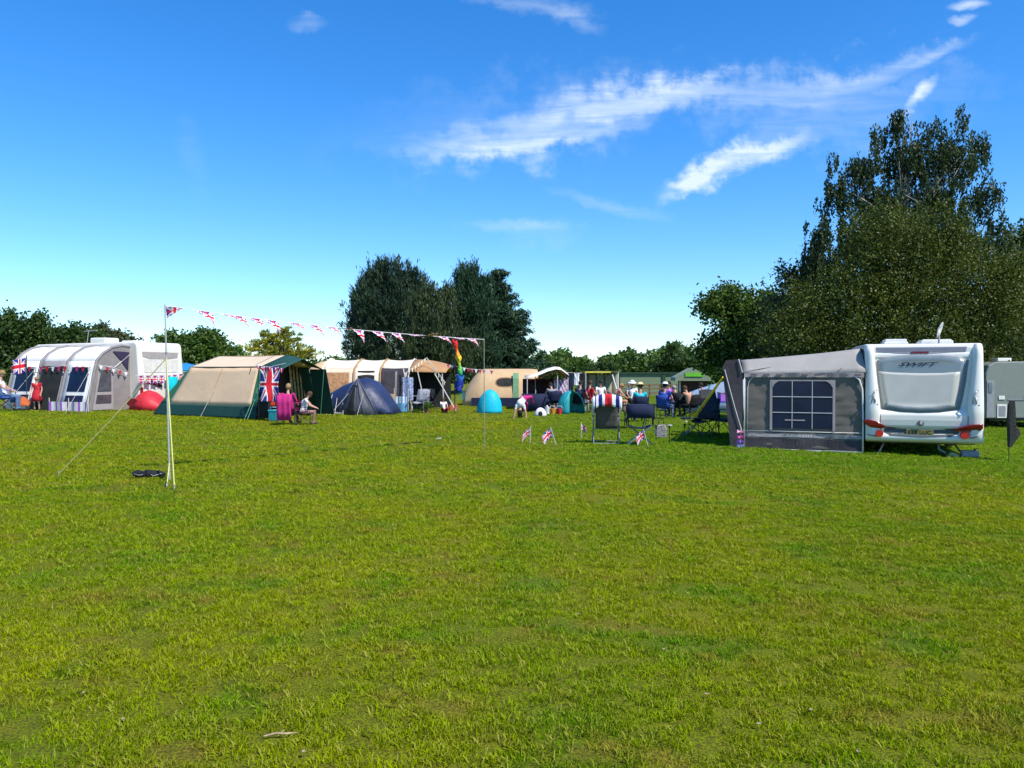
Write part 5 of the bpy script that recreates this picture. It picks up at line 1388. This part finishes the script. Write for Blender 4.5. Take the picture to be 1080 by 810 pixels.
def rainbow_windsock():
    d = 30; p = at(479,d)
    r = thing('rainbow_windsock', 'rainbow striped spiral windsock hanging beside the brown canopy', 'windsock', p)
    cols = [(.65,.02,.02),(.65,.05,.02),(.75,.25,.02),(.72,.45,.02),(.65,.6,.03),(.12,.42,.06),(.03,.35,.15),(.02,.12,.40),(.015,.04,.30),(.015,.03,.25)]
    z0, z1 = hz(359,d)-p.z, hz(412,d)-p.z
    n = len(cols)
    for i, c in enumerate(cols):
        mb = MB(); rows = []
        for k in range(5):
            t = (i+k/4)/n; z = z0+(z1-z0)*t; a0 = t*9; cx_ = .18*math.sin(t*2.6)+.08*t; wd = (.09+.04*math.sin(t*23)) if i < 7 else .17
            rows.append([(cx_+math.cos(a0+q*2*math.pi/8)*wd*(.75+.25*math.cos(3*q)), math.sin(a0+q*2*math.pi/8)*wd, z+.06*math.sin(q*1.6)) for q in range(8)])
        mb.sheet(rows, close=True); mb.build('colour_band', mat('band_'+str(i), c, .7, .15, 8), r, smooth=True, thick=.008)
    mb = MB(); mb.tube([(.02,.1,0),(.0,.1,z0+.35)], .02, 6); mb.tube([(.0,.1,z0+.3),(.0,0,z0)], .008, 5); mb.build('pole', DGR, r)
    mb = MB(); 
    for q in range(4): mb.tube([(.2+.04*q,0,z1+.02),(.16+.10*q,.02*q,z1-.35)], .012, 5)
    mb.build('tails', cmat('teal',(.02,.25,.27)), r)
    b = thing('string_bunting', 'small pink and white pennant string between the canopy and the orange tent', 'bunting', (at_scene(470,384,d)))
    e = at_scene(520,391,31)-at_scene(470,384,d); mb = MB(); mb.tube([(0,0,0), e*.5-Vector((0,0,.06)), e], .009, 5); mb.build('cord', WPL, b)
    for k in range(12):
        a = e*(k/12+.02); a.z -= .06*math.sin(k/12*math.pi); c = a+Vector((.12,0,-.01)); pennant_on(b, a, c, .15, kind='plain', col=(PNK, WHC, REDC)[k%3])
rainbow_windsock()

def orange_tent():
    d = 37; p = at(523,d); k = d/F
    r = thing('cabin_tent', 'orange tan tent with oval dark window behind the cyan pop-up', 'tent', p, 0)
    X = lambda px: (px-523)*k
    z = lambda py: hz(py,d)-p.z
    prof = [(0,0),(.1,.55),(.35,z(404)),(.8,z(393)),(1.5,z(389)),(2.4,z(394)),(2.8,z(404)),(3.0,0)]
    mb = MB(); rows = []
    for j, (px, s) in enumerate(((487,.34),(491,.52),(497,.74),(503,.90),(509,1.0),(530,1.0),(548,1.0),(560,1.0),(568,.98))):
        rows.append([(X(px), 1.5+(y-1.5)*(.5+.5*s), zz*s) for y, zz in prof])
    mb.sheet(rows); mb.build('shell', ORG, r, smooth=True, thick=.012)
    mb = MB(); mb.poly([(X(487), 1.5+(y-1.5)*.67, zz*.34) for y, zz in prof]); mb.build('end_wall', BGE, r)
    mb = MB(); mb.sheet([[(x, -.02, zz) for x in (X(497),X(520),X(560))] for zz in (0,.42)]); mb.build('base_band', NAV, r, thick=.012)
    mb = MB(); mb.sheet([[(X(541)+w_*.28, lerp_prof([(0,0),(.55,.1),(1.4,.35),(1.75,.8)], zz)-.03, zz) for w_ in (0,1)] for zz in (.42,.7,1.0,1.35,1.6)]); mb.build('green_stripe', mat('stripe_green',(.14,.28,.15),.8), r, thick=.012)
    n = 24; zc = z(403); ys_ = lambda zz: lerp_prof([(zq, yq) for yq, zq in prof[:5]], zz)
    def oval(rx, rz_, off, nm, m, par):
        mb = MB(); rows = []
        for j in range(5):
            q = 1-j/4*.995; rows.append([(X(533)+math.copysign(abs(math.cos(a*2*math.pi/n))**.7, math.cos(a*2*math.pi/n))*rx*q, ys_(zc+math.sin(a*2*math.pi/n)*rz_*q)-off, zc+math.sin(a*2*math.pi/n)*rz_*q) for a in range(n)])
        mb.sheet(rows, close=True); return mb.build(nm, m, par, thick=.015)
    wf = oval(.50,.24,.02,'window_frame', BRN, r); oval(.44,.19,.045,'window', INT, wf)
    # cyan pop up in front
    q = at(516,31.5); t = thing('popup_tent', 'bright cyan pop-up tent shaped like an egg', 'tent', q, R(-6)); kk = 31.5/F
    mb = MB(); rows = []
    for j in range(11):
        v = j/10; w_ = 13.2*kk*(1-v**2.3)**.62+.01; rows.append([(math.cos(a*2*math.pi/18)*w_+.04*v, math.sin(a*2*math.pi/18)*w_*.8, v*25*kk) for a in range(18)])
    mb.sheet(rows, close=True); mb.build('shell', mat('nylon_cyan',(.01,.50,.66),.55,.1,2,.25,6,trans=.15), t, smooth=True, thick=.008)
    mb = MB(); mb.tube([(-.22,-.38,.02),(-.27,-.36,.4),(-.1,-.28,.78)], .012, 6); mb.build('zip', cmat('teal',(.02,.25,.27)), t)
orange_tent()

def white_canopy():
    d = 34; p = at(578,d); k = d/F; X = lambda px: (px-578)*k; Z = lambda py: hz(py,d)-p.z
    r = thing('canopy_shelter', 'white canopy shelter with russet lining right of the orange tent', 'shelter', p, 0)
    mb = MB(); rows = []
    for y, lift in ((0,0),(.6,.14),(1.3,.2),(2.2,.05)):
        rows.append([(X(px), y, Z(py)+lift*.6) for px, py in ((554,399),(562,398),(570,395),(578,391.5),(586,389.5),(592,390),(600,396))])
    mb.sheet(rows); mb.build('canopy', mat('canopy_white',(.76,.71,.61),.8,.05,2,.2,4), r, smooth=True, thick=.015)
    mb = MB(); rows = [[(X(px), y, Z(py)-.03) for px, py in ((556,400),(564,399.5),(572,397),(580,393.5),(587,391.5),(592,392),(599,397.5))] for y in (.02,2.1)]; mb.sheet(rows); mb.build('lining', mat('lining_russet',(.22,.075,.045),.85), r, thick=.01)
    for px, y in ((556,0),(588,0),(599,0),(566,2),(598,2)):
        mb = MB(); mb.tube([(X(px),y,0),(X(px),y,Z(396 if px < 595 else 398))], .02, 6); mb.build('support_pole', WPL, r)
    mb = MB(); mb.sheet([[(X(px), 2.2+.03*math.sin(px), zz) for px in range(552,602,3)] for zz in (0,.7,1.4)]); mb.build('back_wall', mat('back_plum',(.05,.02,.03),.85,.5,4), r, thick=.01)
    w = thing('navy_windbreak', 'navy windbreak standing in front of the white canopy', 'windbreak', at(565,33), R(0)); 
    mb = MB(); mb.sheet([[(-.62+1.24*i/10, .05*math.sin(i*.9), zz) for i in range(11)] for zz in (.02,.4,.78)]); mb.build('panel', NAV, w, smooth=True, thick=.012)
    for x in (-.62,0,.62): mb = MB(); mb.tube([(x,0,0),(x,0,.95)], .014, 6); mb.build('post', WPL, w)
    w = thing('striped_windbreak', 'purple and white diagonally striped cloth hanging under the white canopy', 'windbreak', at(592,35), R(0))
    mb = MB(); mb.sheet([[(-.32+.64*i/16, .0, .45+j*.085) for i in range(17)] for j in range(12)]); mb.m = [1 if ((i%16)+(i//16))%4 < 2 else 0 for i in range(len(mb.f))]; mb.build('panel', [PUR, WHC], w, thick=.012)
    for x in (-.33,.33): mb = MB(); mb.tube([(x,0,0),(x,0,1.5)], .014, 6); mb.build('post', WPL, w)
    # teal pop-up
    q = at(602,32); t = thing('popup_tent.001', 'teal half dome beach tent right of the white canopy', 'tent', q, R(20)); m = mat('nylon_teal',(.02,.28,.29),.55,.12,2,.25,6,trans=.1)
    mb = MB(); rows = []
    for j in range(9):
        v = j/8; w_ = .60*(1-v**2.2)**.55+.01; rows.append([(math.cos(R(-20)+a*R(265)/14)*w_, math.sin(R(-20)+a*R(265)/14)*w_*.8, v*.98) for a in range(15)])
    mb.sheet(rows); mb.build('shell', m, t, smooth=True, thick=.012)
    mb = MB(); mb.tube([(-.50,-.25,.0),(-.42,-.3,.5),(-.12,-.3,.92)], .018, 6); mb.build('hoop', TEAL, t, smooth=True)
    w = thing('hanging_laundry', 'dark and white clothes hanging on a line behind the teal beach tent', 'laundry', at(606,34.5), 0)
    mb = MB(); mb.tube([(-.4,0,0),(-.4,0,1.75)], .018, 6); mb.tube([(.5,0,0),(.5,0,1.7)], .018, 6); mb.tube([(-.4,0,1.72),(.5,0,1.68)], .01, 5); mb.build('line', WPL, w)
    for x, c, h in ((-.3,NAV,.8),(-.02,WHC,.55),(.2,BLKC,.7)):
        mb = MB(); mb.sheet([[(x+.24*i/3, .03*math.sin(i*2+z_*3), 1.70-z_*h) for i in range(4)] for z_ in (0,.5,1)]); mb.build('garment', c, w, thick=.01)
    # toys and bits on the ground before the windbreak
    for i, (px, c, nm, lab) in enumerate(((583,(.6,.25,.03),'toy_bucket','orange toy bucket on the grass below the white canopy'),(590,(.55,.03,.03),'toy_bucket.001','red toy bucket between the orange bucket and the teal tent'),(577,(.5,.5,.5),'water_carrier','pale water carrier standing at the navy windbreak end'))):
        w = thing(nm, lab, 'bucket' if i < 2 else 'water carrier', at(px,31.6)); mb = MB(); mb.tube([(0,0,0),(0,0,.22 if i < 2 else .3)], [.09,.13] if i < 2 else [.11,.10], 12); mb.build('tub', cmat('toy'+nm, c), w); mb = MB(); mb.tube([(-.12,0,.22),(-.08,0,.33),(.08,0,.33),(.12,0,.22)], .01, 5) if i < 2 else mb.tube([(0,0,.3),(0,0,.36)], .03, 8); mb.build('handle', WHC, w)
white_canopy()

def far_things():
    # long pale green building with two dark drainpipes
    d = 62; x0, x1 = (650-540)/F*d, (735-540)/F*d; g = gz(x0,d)
    z0, z1 = hz(411,d)-g, hz(394,d)-g
    r = thing('low_building', 'long low grey green building beyond the field', 'building', ((x0+x1)/2, d, g))
    w = x1-x0
    mb = MB(); mb.box((0,1.6,(z1)/2-.05),(w,3.2,z1+.1)); mb.build('wall', mat('cladding_green',(.17,.22,.13),.7,.06,2), r)
    mb = MB(); mb.box((0,1.6,z1+.04),(w+.3,3.5,.10)); mb.build('roof', mat('roof_edge_dark',(.03,.06,.04),.7), r)
    for px in (652,700): mb = MB(); mb.box(((px-540)/F*d-(x0+x1)/2,-.06,z1/2),(.26,.1,z1+.0)); mb.build('corner_post', mat('roof_edge_dark',(.03,.06,.04),.7), r)
    # rail fence in front
    d2 = 56; a, b = (652-540)/F*d2, (740-540)/F*d2; g = gz(a,d2)
    f = thing('rail_fence', 'rusty brown rail fence in front of the low building', 'fence', (a,d2,g)); n = 9
    for i in range(n): mb = MB(); mb.box(((b-a)*i/(n-1),0,.45),(.09,.09,1.0)); mb.build('post', mat('fence_brown',(.20,.10,.05),.8), f)
    for q, z in enumerate((.3,.62,.88)): mb = MB(); mb.box(((b-a)/2,-.06,z),(b-a,.03,.09)); mb.build('rail', mat('fence_brown',(.20,.10,.05),.8), f)
    # kiosk with green sign
    d = 50; x = (730-540)/F*d; g = gz(x,d); kx = d/F
    r = thing('kiosk', 'small gabled grey green kiosk with a bright green sign', 'kiosk', (x,d,g), R(-6))
    ze, zr, hw = hz(400,d)-g, hz(388,d)-g, 17*kx
    mb = MB(); mb.prism([(-hw*.65,0,0),(hw*.9,0,0),(hw*.9,0,ze),(-hw*.65,0,ze)], (0,2,0)); mb.build('wall', mat('kiosk_dark',(.06,.03,.03),.8), r)
    mb = MB(); mb.prism([(-hw*1.1,-.5,ze-.1),(hw*1.1,-.5,ze-.1),(hw*1.05,-.5,ze+.12),(0,-.5,zr),(-hw*1.05,-.5,ze+.12)], (0,3,0)); gb = mb.build('gable_roof', mat('gable_grey_green',(.22,.26,.17),.7), r)
    mb = MB(); mb.box((.05,-.53,ze+.30),(1.1,.05,.24)); mb.build('sign_board', mat('sign_green',(.15,.50,.04),.5), gb)
    mb = MB(); mb.box((-hw*.75,-.03,ze*.45),(.10,.06,ze*.9)); mb.build('post', CRM, r)
    # striped pale awning wall on the left of the people
    d = 42; x = (630-540)/F*d; g = gz(x,d); r = thing('market_awning', 'pale beige windowed awning wall with a yellow edge behind the towel chair', 'awning', (x,d,g), R(4)); kx = d/F
    W_ = 22*kx; zt = hz(395,d)-g
    mb = MB(); n = 20; mb.sheet([[(-W_+2*W_*i/n, .04*math.sin(i*1.9), z) for i in range(n+1)] for z in (0,.6,1.2,zt)]); mb.m = [(i%20)%4 == 1 and 1 or 0 for i in range(len(mb.f))]; mb.build('wall_panel', [mat('canvas_grey_beige',(.34,.32,.24),.8,.2,3), mat('canvas_stripe_brown',(.14,.12,.08),.8,.2,3)], r, thick=.01)  # every fourth panel is a brown stripe
    mb = MB(); mb.sheet([[(-W_*.95+W_*1.9*i/6, y, zt+.1-y*.05+.05*math.sin(i/6*math.pi)) for i in range(7)] for y in (-.7,0,.8)]); mb.build('roof', mat('canvas_grey_beige',(.34,.32,.24),.8,.2,3), r, thick=.012)
    mb = MB(); mb.box((-.1,-.74,zt+.13),(1.4,.05,.08)); mb.build('yellow_edge', mat('edge_yellow',(.62,.55,.06),.7), r)
    for x_ in (-W_*.9,W_*.88): mb = MB(); mb.tube([(x_,-.7,0),(x_,-.68,zt+.1)], .03, 6); mb.build('pole', WHC, r)
    mb = MB(); mb.tube([(W_*.6,-.7,zt),(W_*.98,-.9,0)], .035, 6); mb.build('brace', WHC, r)
    # pale blue dome tent
    d = 35; p = at(746,d); k = d/F; r = thing('dome_tent.001', 'pale grey blue tunnel tent partly hidden by the grey awning', 'tent', p, R(-12))
    mb = MB(); rows = []; m = mat('nylon_pale_blue',(.30,.38,.48),.5,.12,2,.25,5,spec=.5)
    for j in range(9):
        t = j/8; w_ = (.5+.62*math.sin(t*math.pi/2)); h = .9+.62*math.sin(t*math.pi/2)
        rows.append([(-.75+t*2.6-.25*abs(math.cos(math.pi*i/16)), 1.0-math.cos(math.pi*i/16)*w_*1.1, h*math.sin(math.pi*i/16)**.8) for i in range(17)])
    mb.sheet(rows); mb.build('flysheet', m, r, smooth=True, thick=.01)
    mb = MB(); mb.poly([(x+.01,y,z) for x, y, z in rows[0]]); mb.build('end_panel', mat('nylon_mid_blue',(.05,.08,.16),.6), r)
    mb = MB(); rr2 = rows[3]; mb.tube([(x,y,z+.01) for x, y, z in rr2], .035, 6); mb.build('hoop_pole', mat('nylon_teal_dark',(.04,.16,.18),.5), r, smooth=True)
    mb = MB(); rr2 = rows[6]; mb.tube([(x,y,z+.01) for x, y, z in rr2], .03, 6); mb.build('hoop_pole', mat('sleeve_white',(.5,.52,.55),.5), r, smooth=True)
    for dx, c, lab, nm in ((-.2,PUR,'purple blanket hung on the pale blue tent','blanket'),):
        q = at(764,28.5); w_ = thing('table_cloth_blue', 'blue folding table stacked with boxes beside the pale tent', 'table', q, R(10))
        mb = MB(); mb.box((0,0,.72),(.9,.5,.04)); mb.build('table_top', BLU, w_); 
        for sx in (-1,1):
            for sy in (-1,1): mb = MB(); mb.tube([(sx*.4,sy*.2,0),(sx*.4,sy*.2,.7)], .015, 6); mb.build('leg', FRM, w_)
        w2 = thing('storage_crate', 'purple storage crate on the blue table by the pale tent', 'crate', (q.x,q.y,q.z+.74), R(8)); mb = MB(); mb.box((0,0,.16),(.42,.3,.32)); mb.build('crate_body', PUR, w2, bevel=.02); mb = MB(); mb.box((0,0,.33),(.45,.33,.04)); mb.build('lid', GRC, w2, bevel=.01)
far_things()

# ------------------------------------------------------------------ far left: caravan, air awning, small tents
def left_group():
    C1 = at(146,29.4); C1.z = gz(C1.x,C1.y)
    a = R(70); n_ = Vector((math.sin(a), -math.cos(a))); u = Vector((-n_.y, n_.x))   # rear normal, along the rear edge
    rz = math.atan2(u.y, u.x); w = 2.3
    org = Vector((C1.x+u.x*w/2, C1.y+u.y*w/2, C1.z))
    r = thing('caravan.002', 'cream white caravan at left behind the small red tent', 'caravan', org, rz)
    PR = [(.30,.04),(.36,-.03),(.9,-.05),(1.2,-.02),(2.3,.06),(2.45,.10),(2.5,.2)]
    PR = [(z*1.02, y) for z, y in PR]
    caravan_body(r, w, 6.2, 2.55, PR, mat('caravan_ivory',(.70,.66,.57),.35,.04,2), .06)
    mb = MB(); patch(mb, [(-.92,2.22),(.92,2.22),(.86,2.02),(.2,1.94),(-.6,1.96),(-.9,2.04)], .02, prof=PR); mb.build('rear_trim', mat('trim_taupe',(.33,.29,.26),.5), r)
    mb = MB(); patch(mb, [(-.88,1.94),(.9,1.94),(.85,1.42),(-.85,1.42)], .015, prof=PR); mb.build('rear_window', mat('blind_cream',(.62,.58,.50),.3), r)
    mb = MB(); patch(mb, [(-.85,1.1),(-.55,1.18),(-.2,1.02),(.0,.86),(-.25,.84),(-.5,.95),(-.8,.98)], .02, prof=PR); mb.build('decal', mat('decal_maroon',(.10,.02,.03),.4,.6,14), r)
    for s in (-1,1): mb = MB(); patch(mb, [(s*1.0,.85),(s*1.12,.85),(s*1.12,.55),(s*1.0,.55)], .04, prof=PR); mb.build('tail_lamp', RED, r)
    for x in (-1.0,1.0): wheel(r, x, 2.8)
    mb = MB(); mb.box((0,2.9,.31),(1.8,.07,.07)); mb.box((0,3,.3),(1.6,5.6,.05)); mb.build('chassis', DGR, r)
    for y0, y1 in ((.8,1.8),(3.9,5.2)):
        mb = MB(); mb.prism([(-w/2-.012,y0,1.3),(-w/2-.012,y1,1.3),(-w/2-.012,y1,1.95),(-w/2-.012,y0,1.95)], (.03,0,0)); mb.build('side_window', GLS, r)
    mb = MB(); mb.box((-.4,.9,2.61),(.8,.6,.12)); mb.build('roof_light', WHT, r, bevel=.03)
    mb = MB(); mb.box((-.5,2.4,2.68),(.7,.8,.24)); mb.build('air_conditioner', CRM, r, bevel=.06)
    mb = MB(); mb.tube([(-.9,2.9,2.5),(-.9,2.8,3.1)], .015, 6); mb.tube([(-1.1,2.8,3.05),(-.6,2.8,3.1)], .012, 5); mb.build('aerial', STL, r)
    # ---- air awning fixed along the long side; local x points away from the van wall (left of the rear)
    aw = thing('awning.001', 'white roofed grey air awning with three ribs at the far left', 'awning', C1, rz)
    # local frame: +x along rear edge, +y along the van. Awning reaches to -x
    P = [(-.0,2.38),(-.35,2.43),(-.8,2.34),(-1.2,2.12),(-1.48,1.84)]          # roof arc x,z
    Lg = [(-1.48,1.84),(-1.62,1.2),(-1.78,.6),(-1.95,0)]
    ys = [.45,1.75,3.0,4.35]
    ys = [.45,1.85,3.2,4.6]
    AWHT = mat('air_awning_white',(.76,.73,.67),.7,.04,2,.15,5)
    for i in range(3):
        mb = MB(); rows = [[(x, ys[i]+(ys[i+1]-ys[i])*q/6, z-.03*math.sin(q/6*math.pi)) for x, z in P] for q in range(7)]
        mb.sheet(rows); mb.build('roof', AWHT, aw, smooth=True, thick=.012)
        mb = MB(); mb.sheet([[(x-.005, ys[i]+(ys[i+1]-ys[i])*q/4, z) for x, z in Lg] for q in range(5)]); fp = mb.build('front_wall', AWHT if i != 1 else mat('air_awning_grey',(.26,.24,.24),.8,.1,3), aw, smooth=True, thick=.012)
        xz = lambda z: lerp_prof([(0,-1.95),(.6,-1.78),(1.2,-1.62),(1.84,-1.48)], z)
        if i != 1:
            for z0, z1 in ((.28,.58),(.72,1.62)):
                mb = MB(); mb.sheet([[(xz(z)-.02, y, z) for y in (ys[i]+.28, ys[i+1]-.24)] for z in (z0,(z0+z1)/2,z1)]); mb.build('window', NIGHT, aw, thick=.01)
        else:
            mb = MB(); mb.sheet([[(xz(z)-.02, y, z) for y in (ys[i]+.15, ys[i+1]-.15)] for z in (.05,.8,1.66)]); mb.build('doorway', INT, aw, thick=.01)
    for y in ys:
        mb = MB(); mb.tube([(x-.0, y, z+.01) for x, z in P]+[(x-.02, y, z) for x, z in Lg[1:]], .055, 8); mb.build('air_beam', mat('beam_grey',(.22,.20,.20),.7), aw, smooth=True)
    # right hand end wall (towards us), grey, with a framed window and a dark upper corner
    full = P+Lg[1:]+[(0,0)]
    mb = MB(); mb.prism([(x, ys[0]-.01, z) for x, z in full], (0,-.02,0)); mb.build('end_wall', mat('air_awning_taupe',(.24,.215,.20),.8,.1,3,.3,6), aw)
    mb = MB(); mb.prism([(x, ys[0]-.05, z) for x, z in ((-1.72,.05),(-1.42,1.68),(-.82,1.68),(-.82,.05))], (0,-.02,0)); wf = mb.build('window_frame', AWP, aw)
    mb = MB(); mb.prism([(x, ys[0]-.085, z) for x, z in ((-1.52,.74),(-1.35,1.52),(-.92,1.52),(-.92,.74))], (0,-.01,0)); mb.prism([(x, ys[0]-.085, z) for x, z in ((-1.60,.30),(-1.54,.6),(-.92,.6),(-.92,.30))], (0,-.01,0)); mb.build('window', mat('clear_plastic_grey',(.07,.07,.08),.15,.4,3,spec=.6), wf)
    mb = MB(); mb.prism([(x, ys[0]-.05, z) for x, z in ((-.06,2.2),(-.8,2.22),(-.45,1.9),(-.12,1.5))], (0,-.02,0)); mb.build('dark_flap', mat('flap_violet',(.035,.025,.06),.8), aw)
    mb = MB(); mb.tube([(-.05,ys[0]-.06,2.1),(-.75,ys[0]-.06,1.6)], .015, 5); mb.build('strap', CRM, aw)
    W = lambda x, y, z=0: Vector((C1.x+u.x*x-u.y*y, C1.y+u.y*x+u.x*y, C1.z+z))
    # bunting along the awning front and the van rear
    b = thing('bunting', 'red and white pennant string along the front of the left air awning', 'bunting', C1, rz)
    mb = MB(); mb.tube([(-1.62,ys[3],1.66),(-1.62,ys[2],1.55),(-1.62,ys[1],1.68),(-1.62,ys[0],1.72),(-.9,.32,1.62),(-.2,.32,1.35)], .008, 5); mb.build('cord', WHC, b)
    for k in range(14):
        y = ys[3]-k*.3; pennant_on(b, (-1.66,y,1.64),(-1.66,y-.18,1.64),.2, kind='plain', col=(REDC,WHC,PNK)[k%3])
    for k in range(5): pennant_on(b, (-1.5+k*.28,.30,1.68-.06*k),(-1.34+k*.28,.30,1.66-.06*k),.2, kind='plain', col=(WHC,REDC)[k%2])
    b = thing('square_bunting', 'square union flags strung across the rear of the cream caravan', 'bunting', org, rz)
    mb = MB(); mb.tube([(-1.5,-.2,1.3),(0,-.22,1.34),(1.3,-.2,1.48)], .008, 5); mb.build('cord', WHC, b)
    for k in range(8):
        x = -1.35+k*.34; mb = MB(); zt = 1.30+.08*max(0,x); flag_grid(mb, lambda uu, v: Vector((x+.24*uu, -.22+.02*math.sin(uu*5), zt-.30*(1-v))), 14, 14); mb.build('flag', FB(), b, thick=.004)
    t = thing('turquoise_towel', 'turquoise towel hanging against the rear of the cream caravan', 'towel', org, rz)
    mb = MB(); mb.sheet([[(.05+.5*i/6+.03*(z<.8), -.30+.03*math.sin(i*1.4), z) for i in range(7)] for z in (.45,.8,1.25)]); mb.build('towel_cloth', cmat('turquoise_bright',(.0,.42,.46)), t, smooth=True, thick=.012)
    # striped windbreak / ground pieces at the awning foot
    for k, (x, y, c, lab) in enumerate(((-2.1,.9,'blue and white patterned bag at the foot of the left awning',0),(-2.0,1.6,'pile of striped cloth at the foot of the left awning',1))[0:0]): pass
    t = thing('windbreak.001', 'low striped purple and white windbreak at the foot of the air awning', 'windbreak', W(-2.15,1.0), rz)
    mb = MB(); mb.sheet([[(.03*math.sin(i*.8), -.9+1.9*i/20, z) for i in range(21)] for z in (.02,.2,.36)]); mb.m = [(i%20)%3 for i in range(len(mb.f))]; mb.build('panel', [WHC, PUR, BGW], t, thick=.01)
    for y in (-.9,.05,1.0): mb = MB(); mb.tube([(0,y,0),(0,y,.5)], .014, 6); mb.build('post', WPL, t)
    for s0, e0 in (((-1.62,ys[0],1.75),(-3.0,.2,0)),((-1.62,ys[2],1.7),(-3.0,3.4,0)),((-1.62,ys[0],1.75),(-2.6,-.3,0))): 
        rope(aw, s0, e0)
    # flag on a tall pole in front of the awning doorway
    q = W(-2.25,3.0); t = thing('flag_pole.002', 'flag pole with a red and blue flag before the left awning doorway', 'flag pole', q)
    mb = MB(); mb.tube([(0,0,0),(0,0,2.05)], .016, 6); mb.build('shaft', DGR, t)
    mb = MB(); flag_grid(mb, lambda uu, v: Vector((-.5*uu, .08*math.sin(uu*6), 1.98-.55*(1-v)-.12*uu)), 26, 16); mb.build('flag_cloth', FB(), t, smooth=True, thick=.005)
    q = W(-2.05,2.75); person('child in a long red top standing at the left awning doorway', q, R(10), 'stand', REDC, WHC, 'blond', .72, dress=True)
    q = W(-2.45,3.0); t = thing('toy_pushchair', 'orange and brown toy pushchair at the left awning doorway', 'toy', q, R(20)); 
    mb = MB(); mb.sheet([[(-.25+.5*i/6, -.1+.25*j/3, .2+.22*math.sin(i/6*math.pi)*(j/3)+.04*j) for i in range(7)] for j in range(4)]); mb.build('seat', cmat('burnt_orange',(.42,.10,.03)), t, smooth=True, thick=.02)
    for x in (-.22,.22):
        for y in (-.12,.15): mb = MB(); mb.tube([(x-.02,y,.07),(x+.02,y,.07)], .07, 12); mb.build('wheel', BLK, t)
    mb = MB(); mb.tube([(-.2,.15,.1),(-.2,.3,.6),(.2,.3,.6),(.2,.15,.1)], .012, 6); mb.tube([(-.2,.2,.1),(-.2,-.1,.25)], .012, 6); mb.build('frame', FRM, t)
    # red pup tent
    p = gp(149,433); t = thing('small_red_tent', 'small red pup tent in front of the cream caravan', 'tent', p, R(-6)); k = p.y/F
    mb = MB(); rows = []
    for j in range(11):
        s = j/10; x = (-21+s*42)*k; h = 21*k*math.sin(math.pi*min(.985,max(.015,s)))**.62*(1-.12*abs(s-.45)); rows.append([(x+.12*math.cos(a/10*math.pi), .55-.75*math.cos(a/10*math.pi)*(.5+.5*math.sin(math.pi*s)), h*math.sin(a/10*math.pi)**.75) for a in range(11)])
    mb.sheet(rows); mb.build('shell', mat('nylon_red',(.62,.03,.045),.5,.12,2,.35,5,trans=.1), t, smooth=True, thick=.008)
    mb = MB(); n = 14; mb.prism([(-.30+.22*math.cos(q*2*math.pi/n), -.10-.0, .30+.16*math.sin(q*2*math.pi/n)) for q in range(n)], (0,.06,0)); mb.build('mesh_window', mat('mesh_red_dark',(.16,.01,.015),.7), t)
    mb = MB(); mb.tube([rows[5][q] for q in range(0,11)], .014, 5); mb.build('pole_sleeve', mat('sleeve_maroon',(.28,.015,.02),.6), t, smooth=True)
    # dark green small kennel by the ridge tent
    # person at the very left edge in a blue chair
    p = at(4,27.5); camp_chair('bright blue camp chair at the left edge', p, R(110), cmat('royal_blue',(.02,.10,.50)), FRM, scale=1.15)
    person('person in white seated in the blue chair at the left edge', p, R(110), 'sit', WHC, JEAN, 'blond', 1.05)
    # small blue thing above the ridge tent: a roof box of a vehicle beyond
    d = 36; q = at(196,d); t = thing('blue_gazebo', 'blue gazebo roof peeping out behind the ridge tent', 'gazebo', q)
    zt = hz(383,d)-q.z; mb = MB(); mb.sheet([[(math.cos(a*math.pi/2+.8)*rr_, math.sin(a*math.pi/2+.8)*rr_, z) for a in range(4)] for rr_, z in ((.9,zt-.35),(.5,zt-.1),(.02,zt))], close=True); mb.build('roof', cmat('azure',(.02,.20,.55)), t, thick=.012)
    for a in range(4): mb = MB(); mb.tube([(math.cos(a*math.pi/2+.8)*.85, math.sin(a*math.pi/2+.8)*.85, z) for z in (0, zt-.35)], .02, 6); mb.build('leg', FRM, t)
left_group()

def litter():
    p = gp(295,779); t = thing('twig', 'dry pale twig lying on the near grass', 'twig', (p.x,p.y,p.z+.018), R(12))
    mb = MB(); mb.tube([(-.07,0,0),(-.02,.006,.006),(.03,-.004,.004),(.075,.006,0)], [.003,.005,.005,.002], 6); mb.tube([(.0,0,.004),(.02,.02,.012)], [.003,.0015], 5); mb.build('stem', mat('twig_tan',(.38,.28,.17),.8,.3,40), t)
    for i, (px, py) in enumerate(((745,738),(855,755),(320,800),(88,737),(610,652),(800,770),(700,690),(905,800),(505,620),(130,765))):
        p = gp(px,py); t = thing('dead_leaf', 'curled pale dead leaf lying in the short grass', 'leaf', (p.x,p.y,p.z+.028), R(37*i), 'dead leaves scattered on the near grass')
        mb = MB(); mb.sheet([[(x*.013, y*.008*(1-abs(x)**1.5)+.0, .005*abs(y)+.003*x*x) for y in (-1,0,1)] for x in (-1,-.5,0,.5,.98)]); mb.build('blade', mat('leaf_pale',(.36,.28,.18),.8,.3,40), t, thick=.0015)
litter()
